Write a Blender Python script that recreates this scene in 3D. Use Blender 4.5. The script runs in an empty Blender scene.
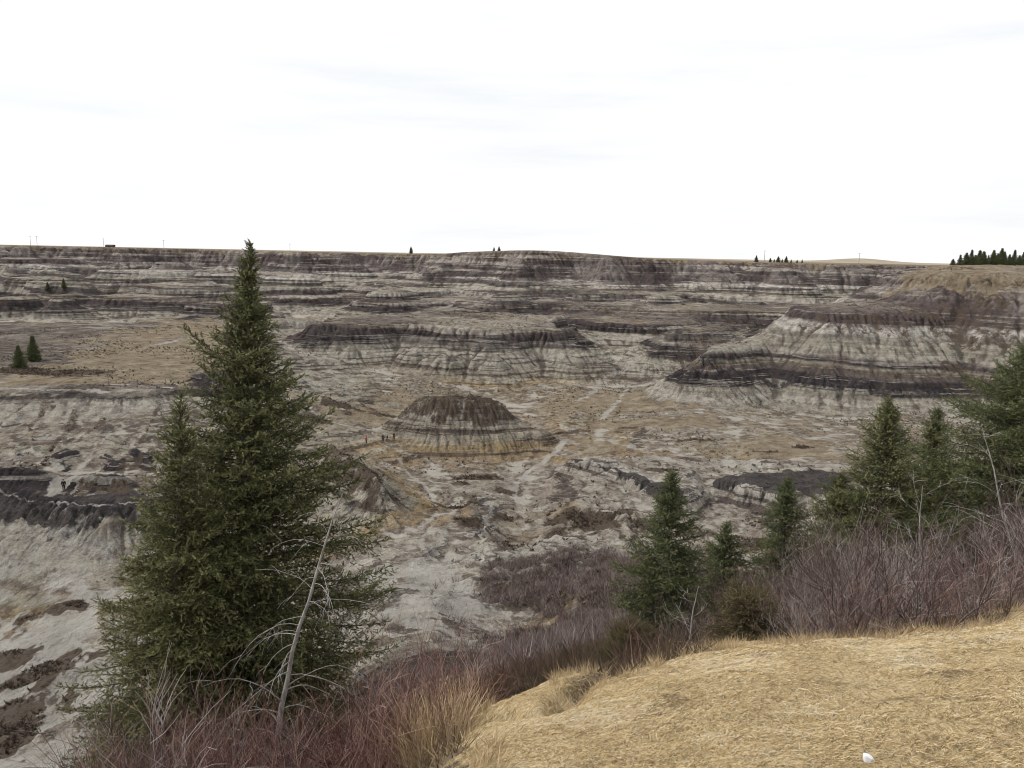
import bpy, math, random
import numpy as np
from mathutils import Vector, Matrix

rad = math.radians
rng = np.random.default_rng(7)
random.seed(7)
SC = bpy.context.scene
COL = SC.collection

# ------------------------------------------------------------------ camera
W, H, F = 1024, 768, 796.0
PITCH, ROLL = rad(9.22), rad(1.146)
fwd = np.array([0, math.cos(PITCH), -math.sin(PITCH)])
up0 = np.array([0, math.sin(PITCH), math.cos(PITCH)])
rt0 = np.array([1.0, 0, 0])
upv = math.cos(ROLL) * up0 - math.sin(ROLL) * rt0
rtv = math.cos(ROLL) * rt0 + math.sin(ROLL) * up0
cam_d = bpy.data.cameras.new('camera')
cam = bpy.data.objects.new('camera', cam_d)
COL.objects.link(cam)
cam_d.sensor_width = 36.0
cam_d.lens = 36.0 * F / W
cam_d.clip_start = 0.1
cam_d.clip_end = 90000
M = Matrix.Identity(4)
for i in range(3):
    M[i][0], M[i][1], M[i][2] = rtv[i], upv[i], -fwd[i]
cam.matrix_world = M
SC.camera = cam

# ------------------------------------------------------------------ sky, sun, exposure
SUN_EL, SUN_AZ = rad(44), rad(-78)        # azimuth measured from +Y (view axis) towards +X
wd = bpy.data.worlds.new("World")
SC.world = wd
wd.use_nodes = True
nt = wd.node_tree
nt.nodes.clear()
wo = nt.nodes.new('ShaderNodeOutputWorld')
bg = nt.nodes.new('ShaderNodeBackground')
sky = nt.nodes.new('ShaderNodeTexSky')
sky.sky_type = 'NISHITA'
sky.sun_disc = False
sky.sun_elevation = SUN_EL
sky.sun_rotation = SUN_AZ
sky.air_density = 1.0
sky.dust_density = 2.0
bg.inputs['Strength'].default_value = 0.10
tc = nt.nodes.new('ShaderNodeTexCoord')
sep = nt.nodes.new('ShaderNodeSeparateXYZ')
nt.links.new(tc.outputs['Generated'], sep.inputs[0])
# high thin overcast: stretched bands of cloud, with pale blue showing low down
mp = nt.nodes.new('ShaderNodeMapping')
mp.inputs['Scale'].default_value = (1.0, 1.0, 9.0)
nz = nt.nodes.new('ShaderNodeTexNoise')
nz.inputs['Scale'].default_value = 2.6
nz.inputs['Detail'].default_value = 5
nz.inputs['Roughness'].default_value = 0.55
nt.links.new(tc.outputs['Generated'], mp.inputs[0])
nt.links.new(mp.outputs[0], nz.inputs['Vector'])
cr = nt.nodes.new('ShaderNodeValToRGB')
cr.color_ramp.elements[0].position = 0.30
cr.color_ramp.elements[0].color = (0.88, 0.88, 0.88, 1)
cr.color_ramp.elements[1].position = 0.46
cr.color_ramp.elements[1].color = (1, 1, 1, 1)
nt.links.new(nz.outputs['Fac'], cr.inputs[0])
mx = nt.nodes.new('ShaderNodeMix')
mx.data_type = 'RGBA'
nt.links.new(cr.outputs[0], mx.inputs[0])
nt.links.new(sky.outputs[0], mx.inputs[6])
mx.inputs[7].default_value = (9.35, 9.45, 9.6, 1)
nt.links.new(mx.outputs[2], bg.inputs['Color'])
nt.links.new(bg.outputs[0], wo.inputs['Surface'])

sl = bpy.data.lights.new('sun', 'SUN')
sl.energy = 2.9
sl.angle = rad(5)
sl.color = (1.0, 0.95, 0.88)
sun = bpy.data.objects.new('sun', sl)
COL.objects.link(sun)
sd = Vector((math.sin(SUN_AZ) * math.cos(SUN_EL), math.cos(SUN_AZ) * math.cos(SUN_EL), math.sin(SUN_EL)))
sun.rotation_euler = sd.to_track_quat('Z', 'Y').to_euler()

SC.view_settings.view_transform = 'Standard'
SC.view_settings.look = 'None'
SC.view_settings.gamma = 1
SC.view_settings.use_curve_mapping = False
SC.view_settings.exposure = 0.12
SC.cycles.max_bounces = 5
SC.cycles.diffuse_bounces = 2
SC.cycles.glossy_bounces = 1
SC.cycles.transmission_bounces = 2
SC.cycles.transparent_max_bounces = 4
SC.cycles.use_adaptive_sampling = True
SC.cycles.filter_width = 1.0

# ------------------------------------------------------------------ helpers
def ray(px, py):
    return fwd + (px - W / 2) / F * rtv + (H / 2 - py) / F * upv

def P(px, py, d):
    """point on the sight line of a pixel of the survey photo, d metres out along +Y"""
    r = ray(px, py)
    return r * (d / r[1])

_perm = np.random.default_rng(11).permutation(4096)
_val = np.random.default_rng(12).random(4096).astype(np.float32)
def vnoise(x, y, seed=0):
    xf = np.floor(x); yf = np.floor(y)
    xi = xf.astype(np.int64); yi = yf.astype(np.int64)
    u = (x - xf).astype(np.float32); v = (y - yf).astype(np.float32)
    u = u * u * u * (u * (u * 6 - 15) + 10); v = v * v * v * (v * (v * 6 - 15) + 10)
    def hh(a, b):
        return _val[_perm[(_perm[(a + seed * 131) & 4095] + b) & 4095]]
    a = hh(xi, yi); b = hh(xi + 1, yi); c = hh(xi, yi + 1); d = hh(xi + 1, yi + 1)
    return (a + (b - a) * u) * (1 - v) + (c + (d - c) * u) * v      # 0..1

def fbm(x, y, octv=4, seed=0, gain=0.5, ridged=False):
    s = 0; amp = 1.0; tot = 0; ca, sa = math.cos(0.6), math.sin(0.6)
    for o in range(octv):
        n = vnoise(x, y, seed + o) * 2 - 1
        if ridged: n = 1 - 2 * np.abs(n)
        s = s + n * amp; tot += amp; amp *= gain
        x, y = (x * ca - y * sa) * 2.03 + 17.3, (x * sa + y * ca) * 2.03 + 5.1
    return s / tot

def smooth(a, b, x):
    t = np.clip((x - a) / (b - a), 0, 1)
    return t * t * (3 - 2 * t)

def mesh_obj(name, verts, faces, mat=None, parent=None, smoothed=False, attrs=None):
    """verts (n,3), faces (m,k) with one k"""
    verts = np.asarray(verts, np.float32); faces = np.asarray(faces, np.int32)
    me = bpy.data.meshes.new(name)
    n, k = faces.shape
    me.vertices.add(len(verts)); me.vertices.foreach_set('co', verts.ravel())
    me.loops.add(n * k); me.loops.foreach_set('vertex_index', faces.ravel())
    me.polygons.add(n)
    me.polygons.foreach_set('loop_start', np.arange(0, n * k, k, dtype=np.int32))
    if attrs:
        for nm, a in attrs.items():
            at = me.attributes.new(nm, 'FLOAT', 'POINT')
            at.data.foreach_set('value', np.asarray(a, np.float32).ravel())
    me.update(calc_edges=True)
    me.polygons.foreach_set('use_smooth', np.full(n, smoothed))
    if mat: me.materials.append(mat)
    o = bpy.data.objects.new(name, me)
    COL.objects.link(o)
    if parent: o.parent = parent
    return o

def tag(o, label, cat, group=None, kind=None):
    if label: o['label'] = label
    if cat: o['category'] = cat
    if group: o['group'] = group
    if kind: o['kind'] = kind
    return o

def empty(name, loc, rz=0.0):
    o = bpy.data.objects.new(name, None)
    o.empty_display_size = 0.3
    COL.objects.link(o)
    o.location = loc; o.rotation_euler = (0, 0, rz)
    return o

class NT:
    """tiny node helper"""
    def __init__(self, name, rough=0.95, spec=0.1):
        self.m = bpy.data.materials.new(name)
        self.m.use_nodes = True
        self.t = self.m.node_tree
        self.b = self.t.nodes['Principled BSDF']
        self.b.inputs['Roughness'].default_value = rough
        self.b.inputs['Specular IOR Level'].default_value = spec
        self.tc = None
    def n(self, typ, **kw):
        nd = self.t.nodes.new(typ)
        for k, v in kw.items(): setattr(nd, k, v)
        return nd
    def link(self, a, b): self.t.links.new(a, b)
    def setv(self, sock, v):
        if hasattr(v, 'node') or isinstance(v, bpy.types.NodeSocket): self.link(v, sock)
        else: sock.default_value = v
    def pos(self):
        if not self.tc: self.tc = self.n('ShaderNodeNewGeometry')
        return self.tc.outputs['Position']
    def attr(self, nm):
        a = self.n('ShaderNodeAttribute'); a.attribute_name = nm
        return a.outputs['Fac']
    def math(self, op, a, b=0.0, clamp=False):
        nd = self.n('ShaderNodeMath', operation=op); nd.use_clamp = clamp
        self.setv(nd.inputs[0], a); self.setv(nd.inputs[1], b)
        return nd.outputs[0]
    def noise(self, vec, scale, detail=3, rough=0.55, stretch=None):
        if stretch:
            mp = self.n('ShaderNodeMapping'); mp.inputs['Scale'].default_value = stretch
            self.link(vec, mp.inputs[0]); vec = mp.outputs[0]
        nd = self.n('ShaderNodeTexNoise')
        nd.inputs['Scale'].default_value = scale
        nd.inputs['Detail'].default_value = detail
        nd.inputs['Roughness'].default_value = rough
        self.link(vec, nd.inputs['Vector'])
        return nd.outputs['Fac']
    def step(self, v, a, b, lo=0.0, hi=1.0):
        nd = self.n('ShaderNodeMapRange'); nd.interpolation_type = 'SMOOTHSTEP'
        self.setv(nd.inputs[0], v)
        for i, q in enumerate((a, b, lo, hi)): nd.inputs[1 + i].default_value = q
        return nd.outputs[0]
    def mix(self, fac, a, b, blend='MIX'):
        nd = self.n('ShaderNodeMix', data_type='RGBA', blend_type=blend)
        self.setv(nd.inputs[0], fac)
        for s, v in ((nd.inputs[6], a), (nd.inputs[7], b)):
            if isinstance(v, tuple): s.default_value = (*v, 1)
            else: self.link(v, s)
        return nd.outputs[2]
    def ramp(self, fac, stops, interp='LINEAR'):
        nd = self.n('ShaderNodeValToRGB'); r = nd.color_ramp; r.interpolation = interp
        while len(r.elements) < len(stops): r.elements.new(0.5)
        for e, (p, c) in zip(r.elements, stops):
            e.position = p; e.color = (*c, 1)
        self.setv(nd.inputs[0], fac)
        return nd.outputs[0]
    def bump(self, h, strength, dist):
        nd = self.n('ShaderNodeBump')
        nd.inputs['Strength'].default_value = strength
        nd.inputs['Distance'].default_value = dist
        self.link(h, nd.inputs['Height'])
        self.link(nd.outputs[0], self.b.inputs['Normal'])
    def out(self, col):
        self.setv(self.b.inputs['Base Color'], col if not isinstance(col, tuple) else (*col, 1))
        return self.m

# ------------------------------------------------------------------ the land: surveyed heights
# (pixel x, pixel y, metres out): ground seen in the photograph, turned into world points
CTRL = [
 # straw covered slope at the photographer's feet
 (480,768,4.2),(600,768,4.0),(750,768,3.9),(900,768,3.8),(1024,768,3.7),
 (500,735,5.4),(640,720,5.2),(760,710,5.2),(900,700,5.2),(1024,690,5.2),
 (490,700,7.6),(570,695,7.0),(650,668,7.6),(740,652,7.8),(870,640,8.2),(960,630,8.6),(1024,614,9.0),
 # thicket ground to the right
 (1060,590,15),(1000,600,15),(900,612,14),(800,630,14),(720,640,14),(650,650,15),
 (670,640,19),(722,605,21),(780,600,22),(870,590,24),(920,585,24),(1000,560,22),(1080,540,22),
 (700,640,30),(850,620,32),(1000,600,32),(560,672,17),(600,650,30),
 # left side: steep bank under the big spruce
 (430,790,8),(300,812,8),(150,825,8),(0,840,8),
 (400,745,14),(330,750,15),(240,752,16.6),(120,790,16),(0,830,16),
 (400,720,26),(240,760,28),(60,790,30),(-150,800,25),
 (470,668,45),(540,640,50),(600,640,45),
 # hidden foot of the bank
 (250,740,50),(100,760,52),(700,620,60),(900,580,70),(1050,560,70),
 # pale clay floor lower left
 (0,768,62),(60,740,64),(40,690,72),(120,680,70),(20,640,82),(100,620,84),(0,600,92),(140,590,92),
 (-150,700,70),(-150,620,90),
 # clay mound and gully, centre
 (440,605,72),(380,600,75),(500,615,72),(530,640,62),
 (300,600,88),(450,560,98),(500,560,97),(440,530,109),(560,590,76),(620,585,74),(560,560,93),
 (480,520,116),(540,530,117),(600,540,110),(660,540,108),(700,560,97),(640,515,122),
 (500,482,142),(450,490,136),(545,470,152),(430,470,153),(500,470,153),(580,500,127),(620,484,134),
 (395,455,163),(370,445,168),(545,440,174),(600,440,172),
 (700,522,120),(760,517,122),(850,508,118),(950,490,125),
 # valley floor beyond the low scarp
 (640,452,150),(700,462,145),(760,455,149),(820,462,144),(900,450,150),(980,450,155),
 (650,420,190),(740,430,180),(820,435,175),(580,420,188),(560,395,235),(640,395,232),(660,372,275),(620,370,285),(850,418,204),(750,408,212),(950,420,204),(700,398,224),(1050,420,204),
 (340,430,180),(330,400,228),(450,385,240),(300,385,235),(400,400,205),
 # left: terrace land behind
 (0,480,120),(80,480,120),(150,470,125),(220,450,140),
 (60,370,200),(150,365,205),(200,340,265),(180,325,300),(40,345,250),(0,360,220),(250,330,290),(-150,370,200),
 # lower ground between here and the far wall
 (100,318,430),(0,318,430),(200,320,420),(300,326,400),(400,322,420),(500,322,420),(600,326,400),(700,326,400),
 (800,326,410),(900,326,410),(1000,326,410),(1150,328,410),(-150,318,430),(0,300,560),(250,302,560),(500,304,500),(750,310,500),
 (250,345,262),(270,370,240),
]
ctrl = [P(*c) for c in CTRL]
# points the photograph does not show
for a, r, z in ((0,0.8,-1.72),(90,0.8,-1.72),(180,0.8,-1.72),(-90,0.8,-1.9),(45,3,-1.9),(60,6,-2.2),(90,6,-1.6),(130,5,-1.4),
                (180,6,-1.2),(-150,6,-1.6),(-90,4,-3.0),(-60,4,-3.4),(-70,12,-9),(-100,12,-5),(180,30,-0.6),(120,30,-0.5),(70,16,-5.5),
                (75,40,-9),(100,40,-3),(-110,40,-8),(-75,40,-24),(-140,40,-1.5),(60,60,-26),(-60,60,-38),
                (60,200,-30),(-60,200,-34),(50,420,-20),(-50,420,-24)):
    ctrl.append(np.array([r * math.sin(rad(a)), r * math.cos(rad(a)), z]))
ctrl = np.array(ctrl)
def tps_kernel(d2): return 0.5 * d2 * np.log(d2 + 1e-9)
def to_uv(x, y):
    """map the plan so that detail grows with closeness (log distance), seamless round the camera"""
    r = np.hypot(x, y) + 1e-6
    L = np.log(1 + r / 2.0)
    return x / r * L, y / r * L
cu, cv = to_uv(ctrl[:, 0], ctrl[:, 1])
rs = np.log(1 + np.hypot(ctrl[:, 0], ctrl[:, 1]) / 2.0)
zc = ctrl[:, 2]
N = len(zc)
K = tps_kernel((cu[:, None] - cu[None]) ** 2 + (cv[:, None] - cv[None]) ** 2) + np.eye(N) * 0.004
A = np.zeros((N + 3, N + 3)); A[:N, :N] = K
A[:N, N] = 1; A[:N, N + 1] = cu; A[:N, N + 2] = cv
A[N:, :N] = A[:N, N:].T
wts = np.linalg.solve(A, np.r_[zc, 0, 0, 0])
def base_height(x, y):
    sh = x.shape
    u, v = to_uv(x.ravel(), y.ravel())
    out = np.empty(u.size)
    for s in range(0, u.size, 60000):
        d2 = (u[s:s+60000, None] - cu[None]) ** 2 + (v[s:s+60000, None] - cv[None]) ** 2
        out[s:s+60000] = tps_kernel(d2) @ wts[:N] + wts[N] + wts[N+1] * u[s:s+60000] + wts[N+2] * v[s:s+60000]
    return out.reshape(sh)

def pts(*pp):
    return np.array([P(*p)[:2] for p in pp])

def sdf(poly, x, y, near=False):
    d = np.full(x.shape, 1e12); inside = np.zeros(x.shape, bool)
    if near: qx = np.zeros(x.shape); qy = np.zeros(x.shape)
    n = len(poly)
    for i in range(n):
        ax, ay = poly[i]; bx, by = poly[(i + 1) % n]
        ex, ey = bx - ax, by - ay
        wx, wy = x - ax, y - ay
        t = np.clip((wx * ex + wy * ey) / (ex * ex + ey * ey), 0, 1)
        dn = (wx - ex * t) ** 2 + (wy - ey * t) ** 2
        if near:
            cl = dn < d
            qx = np.where(cl, ax + ex * t, qx); qy = np.where(cl, ay + ey * t, qy)
        d = np.minimum(d, dn)
        c = (ay > y) != (by > y)
        inside ^= c & (x < (bx - ax) * (y - ay) / ((by - ay) if by != ay else 1e-9) + ax)
    d = np.sqrt(d)
    ds = np.where(inside, -d, d)
    return (ds, qx, qy, d) if near else ds

def rills(x, y, qx, qy, d, wl, seed, spread=7.0):
    """0..1, 1 on the crest between rills: flutes that run straight down from the edge"""
    ux = (x - qx) / (d + 1e-6); uy = (y - qy) / (d + 1e-6)
    a = (qx + ux * spread) / wl; b = (qy + uy * spread) / wl
    return np.abs(vnoise(a + 0.5 * vnoise(x / wl * 0.7, y / wl * 0.7, seed + 3), b, seed) * 2 - 1)

def pdist(line, x, y):
    d = np.full(x.shape, 1e12)
    for i in range(len(line) - 1):
        ax, ay = line[i]; bx, by = line[i + 1]
        ex, ey = bx - ax, by - ay
        wx, wy = x - ax, y - ay
        t = np.clip((wx * ex + wy * ey) / (ex * ex + ey * ey + 1e-9), 0, 1)
        d = np.minimum(d, (wx - ex * t) ** 2 + (wy - ey * t) ** 2)
    return np.sqrt(d)

def ell(px, py, d, ax, ay, n=16, rot=0):
    c = P(px, py, d)[:2]
    t = np.linspace(0, 2 * math.pi, n, endpoint=False)
    q = np.stack([ax * np.cos(t), ay * np.sin(t)], 1)
    R = np.array([[math.cos(rot), -math.sin(rot)], [math.sin(rot), math.cos(rot)]])
    return q @ R.T + c

# mesas: plan of the top, height of the top, crown (doming), average slope of the sides, wobble of the edge (m), its wavelength
MESAS = [
 # the striped butte in the middle of the valley
 dict(poly=ell(458,408,171,10.8,4.2), z=-33.2, dome=3.0, slope=0.85, wob=1.0, wl=8),
 dict(poly=ell(452,418,170,14.6,6.8), z=-36.4, dome=0.8, slope=0.95, wob=1.7, wl=7),
 dict(poly=ell(512,440,169,8.5,4.0,rot=-0.15), z=-37.6, dome=0.8, slope=0.9, wob=1.2, wl=7),
 # long mesa behind it
 dict(poly=pts((305,335,272),(350,331,268),(400,330,276),(440,328,266),(490,327,264),(530,328,272),(562,332,272),(560,322,330),(430,320,345),(330,322,330)),
      z=-25.0, dome=1.0, slope=0.66, wob=9, wl=34),
 # right hand ridge, upper hill with straw-coloured top
 dict(poly=pts((1250,275,215),(1100,272,240),(1000,272,252),(945,272,262),(905,276,285),(900,270,330),(960,266,420),(1250,266,420)),
      z=-2.4, dome=1.4, slope=0.62, wob=5, wl=40),
 # its lower shoulder
 dict(poly=pts((1000,318,246),(930,318,238),(880,318,236),(835,320,240),(800,325,250),(790,322,275),(850,316,300),(1000,310,300)),
      z=-15.5, dome=2.6, slope=0.66, wob=4, wl=22),
 # dark spurs running down to the valley
 dict(poly=pts((760,342,235),(728,352,228),(705,362,224),(715,358,240),(750,345,262),(800,335,270),(800,335,245)),
      z=-25.5, dome=0.6, slope=0.75, wob=2.5, wl=15),
 dict(poly=pts((742,336,285),(700,340,272),(670,342,272),(662,338,290),(700,334,310),(760,332,315)),
      z=-26.4, dome=1.4, slope=0.5, wob=2.5, wl=18),
 # middle spurs with a straw-coloured rim
 dict(poly=pts((705,322,345),(640,322,338),(590,322,345),(560,322,360),(580,318,400),(700,318,400)),
      z=-27.0, dome=0.4, slope=0.6, wob=5, wl=30),
 dict(poly=pts((880,313,395),(800,312,380),(720,312,380),(655,311,395),(640,310,430),(760,308,450),(880,308,440)),
      z=-25.5, dome=0.4, slope=0.6, wob=6, wl=34),
 # left terrace
 dict(poly=pts((-160,395,150),(-60,396,152),(0,396,154),(60,398,153),(120,396,156),(170,392,160),(205,384,168),(250,374,185),(262,352,235),(250,330,300),(150,325,310),(-160,325,300)),
      z=-29.0, dome=0.8, slope=0.24, wob=4.5, wl=16),
 # dark bench on the left
 dict(poly=pts((-120,505,106),(-40,500,108),(20,502,108),(60,512,105),(110,515,104),(150,512,106),(190,500,112),(200,470,124),(90,474,122),(0,474,121),(-120,470,121)),
      z=-35.8, dome=1.0, slope=0.62, wob=1.3, wl=6),
 # hummocks along the back of the bench
 dict(poly=ell(100,487,114,4.6,1.6), z=-33.7, dome=0.5, slope=0.7, wob=0.7, wl=4),
 dict(poly=ell(12,480,116,6.5,2.0,rot=-0.3), z=-33.2, dome=0.6, slope=0.5, wob=0.7, wl=4),
 # brown spur right of the big spruce
 dict(poly=pts((318,428,142),(340,426,140),(350,436,134),(372,450,127),(392,470,118),(385,484,113),(360,472,117),(330,452,126)),
      z=-35.4, dome=2.2, slope=0.50, wob=1.6, wl=8),
 dict(poly=pts((190,372,172),(230,368,175),(245,372,168),(215,380,164)), z=-27.2, dome=1.0, slope=0.8, wob=1.2, wl=6),
 # low scarp on the near side of the wash
 dict(poly=pts((572,456,144),(600,462,138),(630,472,131),(655,484,124),(685,490,121),(700,478,127),(700,462,136),(640,452,146)),
      z=-36.9, dome=0.7, slope=0.95, wob=1.4, wl=6),
 dict(poly=pts((712,474,131),(740,482,126),(780,488,122),(830,482,124),(880,470,130),(870,462,138),(760,462,138)),
      z=-36.7, dome=0.7, slope=1.0, wob=1.4, wl=6),
 # brushy hump nearer the viewer
 dict(poly=pts((500,575,80),(560,562,82),(625,556,82),(630,575,77),(570,590,74),(500,592,76)), z=-36.0, dome=0.8, slope=0.35, wob=1.5, wl=9),
]
# random knolls on the broken ground this side of the far wall
kr = np.random.default_rng(23)
for i in range(74):
    px = kr.uniform(-140, 1000); d = 345 * (640 / 345) ** kr.random()
    if px > 560 and d < 440: continue
    if px < 300 and d < 350: d += 30
    zt = -29.5 + (d - 345) / 295 * 18 + kr.uniform(-3.5, 4)
    MESAS.append(dict(poly=ell(px, 300, d, kr.uniform(6, 40), kr.uniform(5, 17), rot=kr.uniform(-0.6, 0.6)),
                      z=zt, dome=kr.uniform(0.8, 4), slope=kr.uniform(0.45, 0.8), wob=kr.uniform(4, 9), wl=26))
# the far rim of the canyon: everything beyond is prairie
RIM = [(-600,245,680),(-200,245,680),(-60,246,690),(0,247,680),(60,248,705),(120,248,665),(180,249,700),(250,250,670),(300,251,640),(340,252,650),
       (400,253,600),(440,254,570),(462,255,520),(490,255,500),(530,255,478),(570,256,490),(600,257,470),(650,257,486),(690,258,480),
       (730,258,500),(770,259,488),(800,260,510),(840,261,500),(880,262,540),(920,263,600),(1000,264,620),(1300,270,620)]
rim_poly = np.concatenate([pts(*RIM), np.array([[1500, 800], [1500, 2500], [-1800, 2500], [-1800, 800]])])
def rim_z(x, y):
    az = np.degrees(np.arctan2(x, y))
    return -1.2 + 4.2 * np.exp(-((az - 1.5) / 6.5) ** 2) * np.exp(-np.maximum(np.hypot(x, y) - 560, 0) / 130) \
           - 0.6 * smooth(8, 20, az) + 0.6 * smooth(-8, -25, az)

# ------------------------------------------------------------------ the land: grid, height, erosion
DT = 0.00138
TH = np.arange(rad(-47), rad(47), DT)
R0, R1 = 29.0, 960.0
LR = np.arange(math.log(R0), math.log(R1), DT)
nr, nth = len(LR), len(TH)
RR = np.exp(LR)[:, None]
X = (RR * np.sin(TH)[None]); Y = (RR * np.cos(TH)[None])
CELL = (RR * DT) * np.ones_like(X)

# coarse solve of the smooth ground, then interpolate
ci = np.linspace(0, nr - 1, 420); cj = np.linspace(0, nth - 1, 220)
lrc = np.interp(ci, np.arange(nr), LR); thc = np.interp(cj, np.arange(nth), TH)
zb = base_height(np.exp(lrc)[:, None] * np.sin(thc)[None], np.exp(lrc)[:, None] * np.cos(thc)[None])
def upsample(a):
    ii = np.interp(np.arange(nr), ci, np.arange(len(ci))); jj = np.interp(np.arange(nth), cj, np.arange(len(cj)))
    i0 = np.minimum(ii.astype(int), len(ci) - 2); j0 = np.minimum(jj.astype(int), len(cj) - 2)
    fi = (ii - i0)[:, None]; fj = (jj - j0)[None]
    return (a[i0][:, j0] * (1 - fi) + a[i0 + 1][:, j0] * fi) * (1 - fj) + (a[i0][:, j0 + 1] * (1 - fi) + a[i0 + 1][:, j0 + 1] * fi) * fj
Z = upsample(zb)
rough = smooth(36, 60, RR) * np.ones_like(X)
# swells and hummocks of the floor
Z += rough * (fbm(X / 26, Y / 26, 4, 3) * (0.9 + 1.6 * smooth(300, 420, RR)) + fbm(X / 7, Y / 7, 3, 9, ridged=True) * 0.45 * smooth(0, 60, 260 - RR))
ruin = smooth(62, 80, RR) * smooth(150, 112, RR) * smooth(-8, 0, np.degrees(TH))[None]
Z += smooth(112, 124, RR) * smooth(168, 150, RR) * smooth(-6, -10, np.degrees(TH))[None] * (fbm((X + Y * 0.5) / 5.5, (Y - X * 0.2) / 16, 3, 4, ridged=True) * 1.5)
Z += ruin * (fbm(X / 11, Y / 11, 4, 5, ridged=True) * 2.3 + fbm(X / 3.4, Y / 3.4, 3, 6) * 0.4)
Z += smooth(300, 380, RR) * (fbm(X / 110, Y / 70, 5, 8) * 5.0 + fbm(X / 46, Y / 34, 4, 12, ridged=True) * 3.2)
FLOOR = Z.copy()
wn1 = fbm(X / 3.2, Y / 3.2, 3, 40)
cap = np.zeros_like(Z)          # how close to a mesa's top
for m in MESAS:
    p = m['poly']
    reach = 45 / m['slope'] * (1 if m['slope'] > 0.3 else 0.6) + 6
    lo = p.min(0) - reach; hi = p.max(0) + reach
    cx, cy = (lo + hi) / 2
    msk = (X > lo[0]) & (X < hi[0]) & (Y > lo[1]) & (Y < hi[1])
    ii = np.where(msk.any(1))[0]; jj = np.where(msk.any(0))[0]
    if not len(ii): continue
    sl_ = (slice(ii[0], ii[-1] + 1), slice(jj[0], jj[-1] + 1))
    x, y = X[sl_], Y[sl_]
    d, qx, qy, da = sdf(p, x, y, True)
    wob = fbm(x / m['wl'], y / m['wl'], 3, 60) * m['wob'] + fbm(x / m['wl'] * 3, y / m['wl'] * 3, 2, 70, ridged=True) * m['wob'] * 0.35
    d = d + wob * smooth(-m['wob'] * 2.5, 2, d)
    inner = max(1e-3, -d.min())
    top = m['z'] + m['dome'] * (1 - np.exp(np.minimum(d, 0) / (inner * 0.5))) + fbm(x / 9, y / 9, 2, 80) * 0.25
    dd = np.maximum(d, 0)
    hk = top - m['slope'] * dd * (1 + 0.25 * np.exp(-dd / 6)) 
    wl = min(max(m['wl'] * 0.34, 2.4), 8.0)
    hk = hk - (1 - smooth(0, 0.45, rills(x, y, qx, qy, da, wl, 33))) * np.minimum(dd * 0.24, wl * 0.22)
    hk = hk - (1 - smooth(0, 0.5, rills(x, y, qx, qy, da, wl * 0.36, 37))) * np.minimum(dd * 0.16, wl * 0.075)
    # round the shoulder, spread the foot
    hk = hk - 0.18 * np.exp(-np.abs(d) / 0.8)
    k = 0.9
    zz = Z[sl_]
    h = np.clip(0.5 + 0.5 * (hk - zz) / k, 0, 1)
    Z[sl_] = zz * (1 - h) + hk * h + k * h * (1 - h)
# far wall
d, qx, qy, da = sdf(rim_poly, X, Y, True)
wob = fbm(X / 80, Y / 80, 4, 21, ridged=True) * 46 + fbm(X / 26, Y / 26, 3, 31, ridged=True) * 12
dw = d + wob * smooth(-25, 30, d)
rz = rim_z(X, Y)
ddw = np.maximum(dw, 0)
prof_d = np.array([0, 4, 10, 16, 24, 34, 50, 62, 80, 110, 150, 400])
prof_z = np.array([0, -1.4, -4.8, -9.5, -11.5, -17, -19.5, -24, -26, -31, -34, -60])
Z = np.where(dw < 20, np.minimum(Z, rz - 4), Z)
hk = rz + np.interp(ddw, prof_d, prof_z) - 0.25 * np.exp(-np.abs(dw) / 3)
hk -= (1 - smooth(0, 0.5, rills(X, Y, qx, qy, da, 17, 43, 20))) * np.minimum(ddw * 0.13, 3.4) * smooth(190, 120, ddw)
hk -= (1 - smooth(0, 0.5, rills(X, Y, qx, qy, da, 6, 47, 20))) * np.minimum(ddw * 0.09, 1.1) * smooth(190, 120, ddw)
hk += np.where(dw < 0, fbm(X / 60, Y / 60, 3, 91) * 0.35, 0)
k = 3.0
h = np.clip(0.5 + 0.5 * (hk - Z) / k, 0, 1)
Z = Z * (1 - h) + hk * h + k * h * (1 - h)
RIMD = dw

# benches: hard layers stand steep, soft ones lie flat (on anything steep and not on the near bank)
def terrace(z, s):
    lv = 5.0
    q = (z + s) / lv
    f = q - np.floor(q)
    g = np.floor(q) + smooth(0.34, 0.72, f) * 0.82 + f * 0.18
    return g * lv - s
tw = smooth(260, 340, RR) * 0.9 * smooth(0, 10, dw)
Z = Z * (1 - tw) + terrace(Z, fbm(X / 120, Y / 120, 2, 77) * 2) * tw
Z += rough * (fbm(X / 2.2, Y / 2.2, 3, 15) * 0.3 * smooth(0, 40, 330 - RR) + fbm(X / 9, Y / 9, 3, 16) * 0.5 * smooth(200, 350, RR) * (dw > 0))

def blur(a, n=1):
    for _ in range(n):
        b = a.copy(); b[1:-1] = (a[:-2] + 2 * a[1:-1] + a[2:]) * 0.25
        a = b.copy(); a[:, 1:-1] = (b[:, :-2] + 2 * b[:, 1:-1] + b[:, 2:]) * 0.25
    return a

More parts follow.
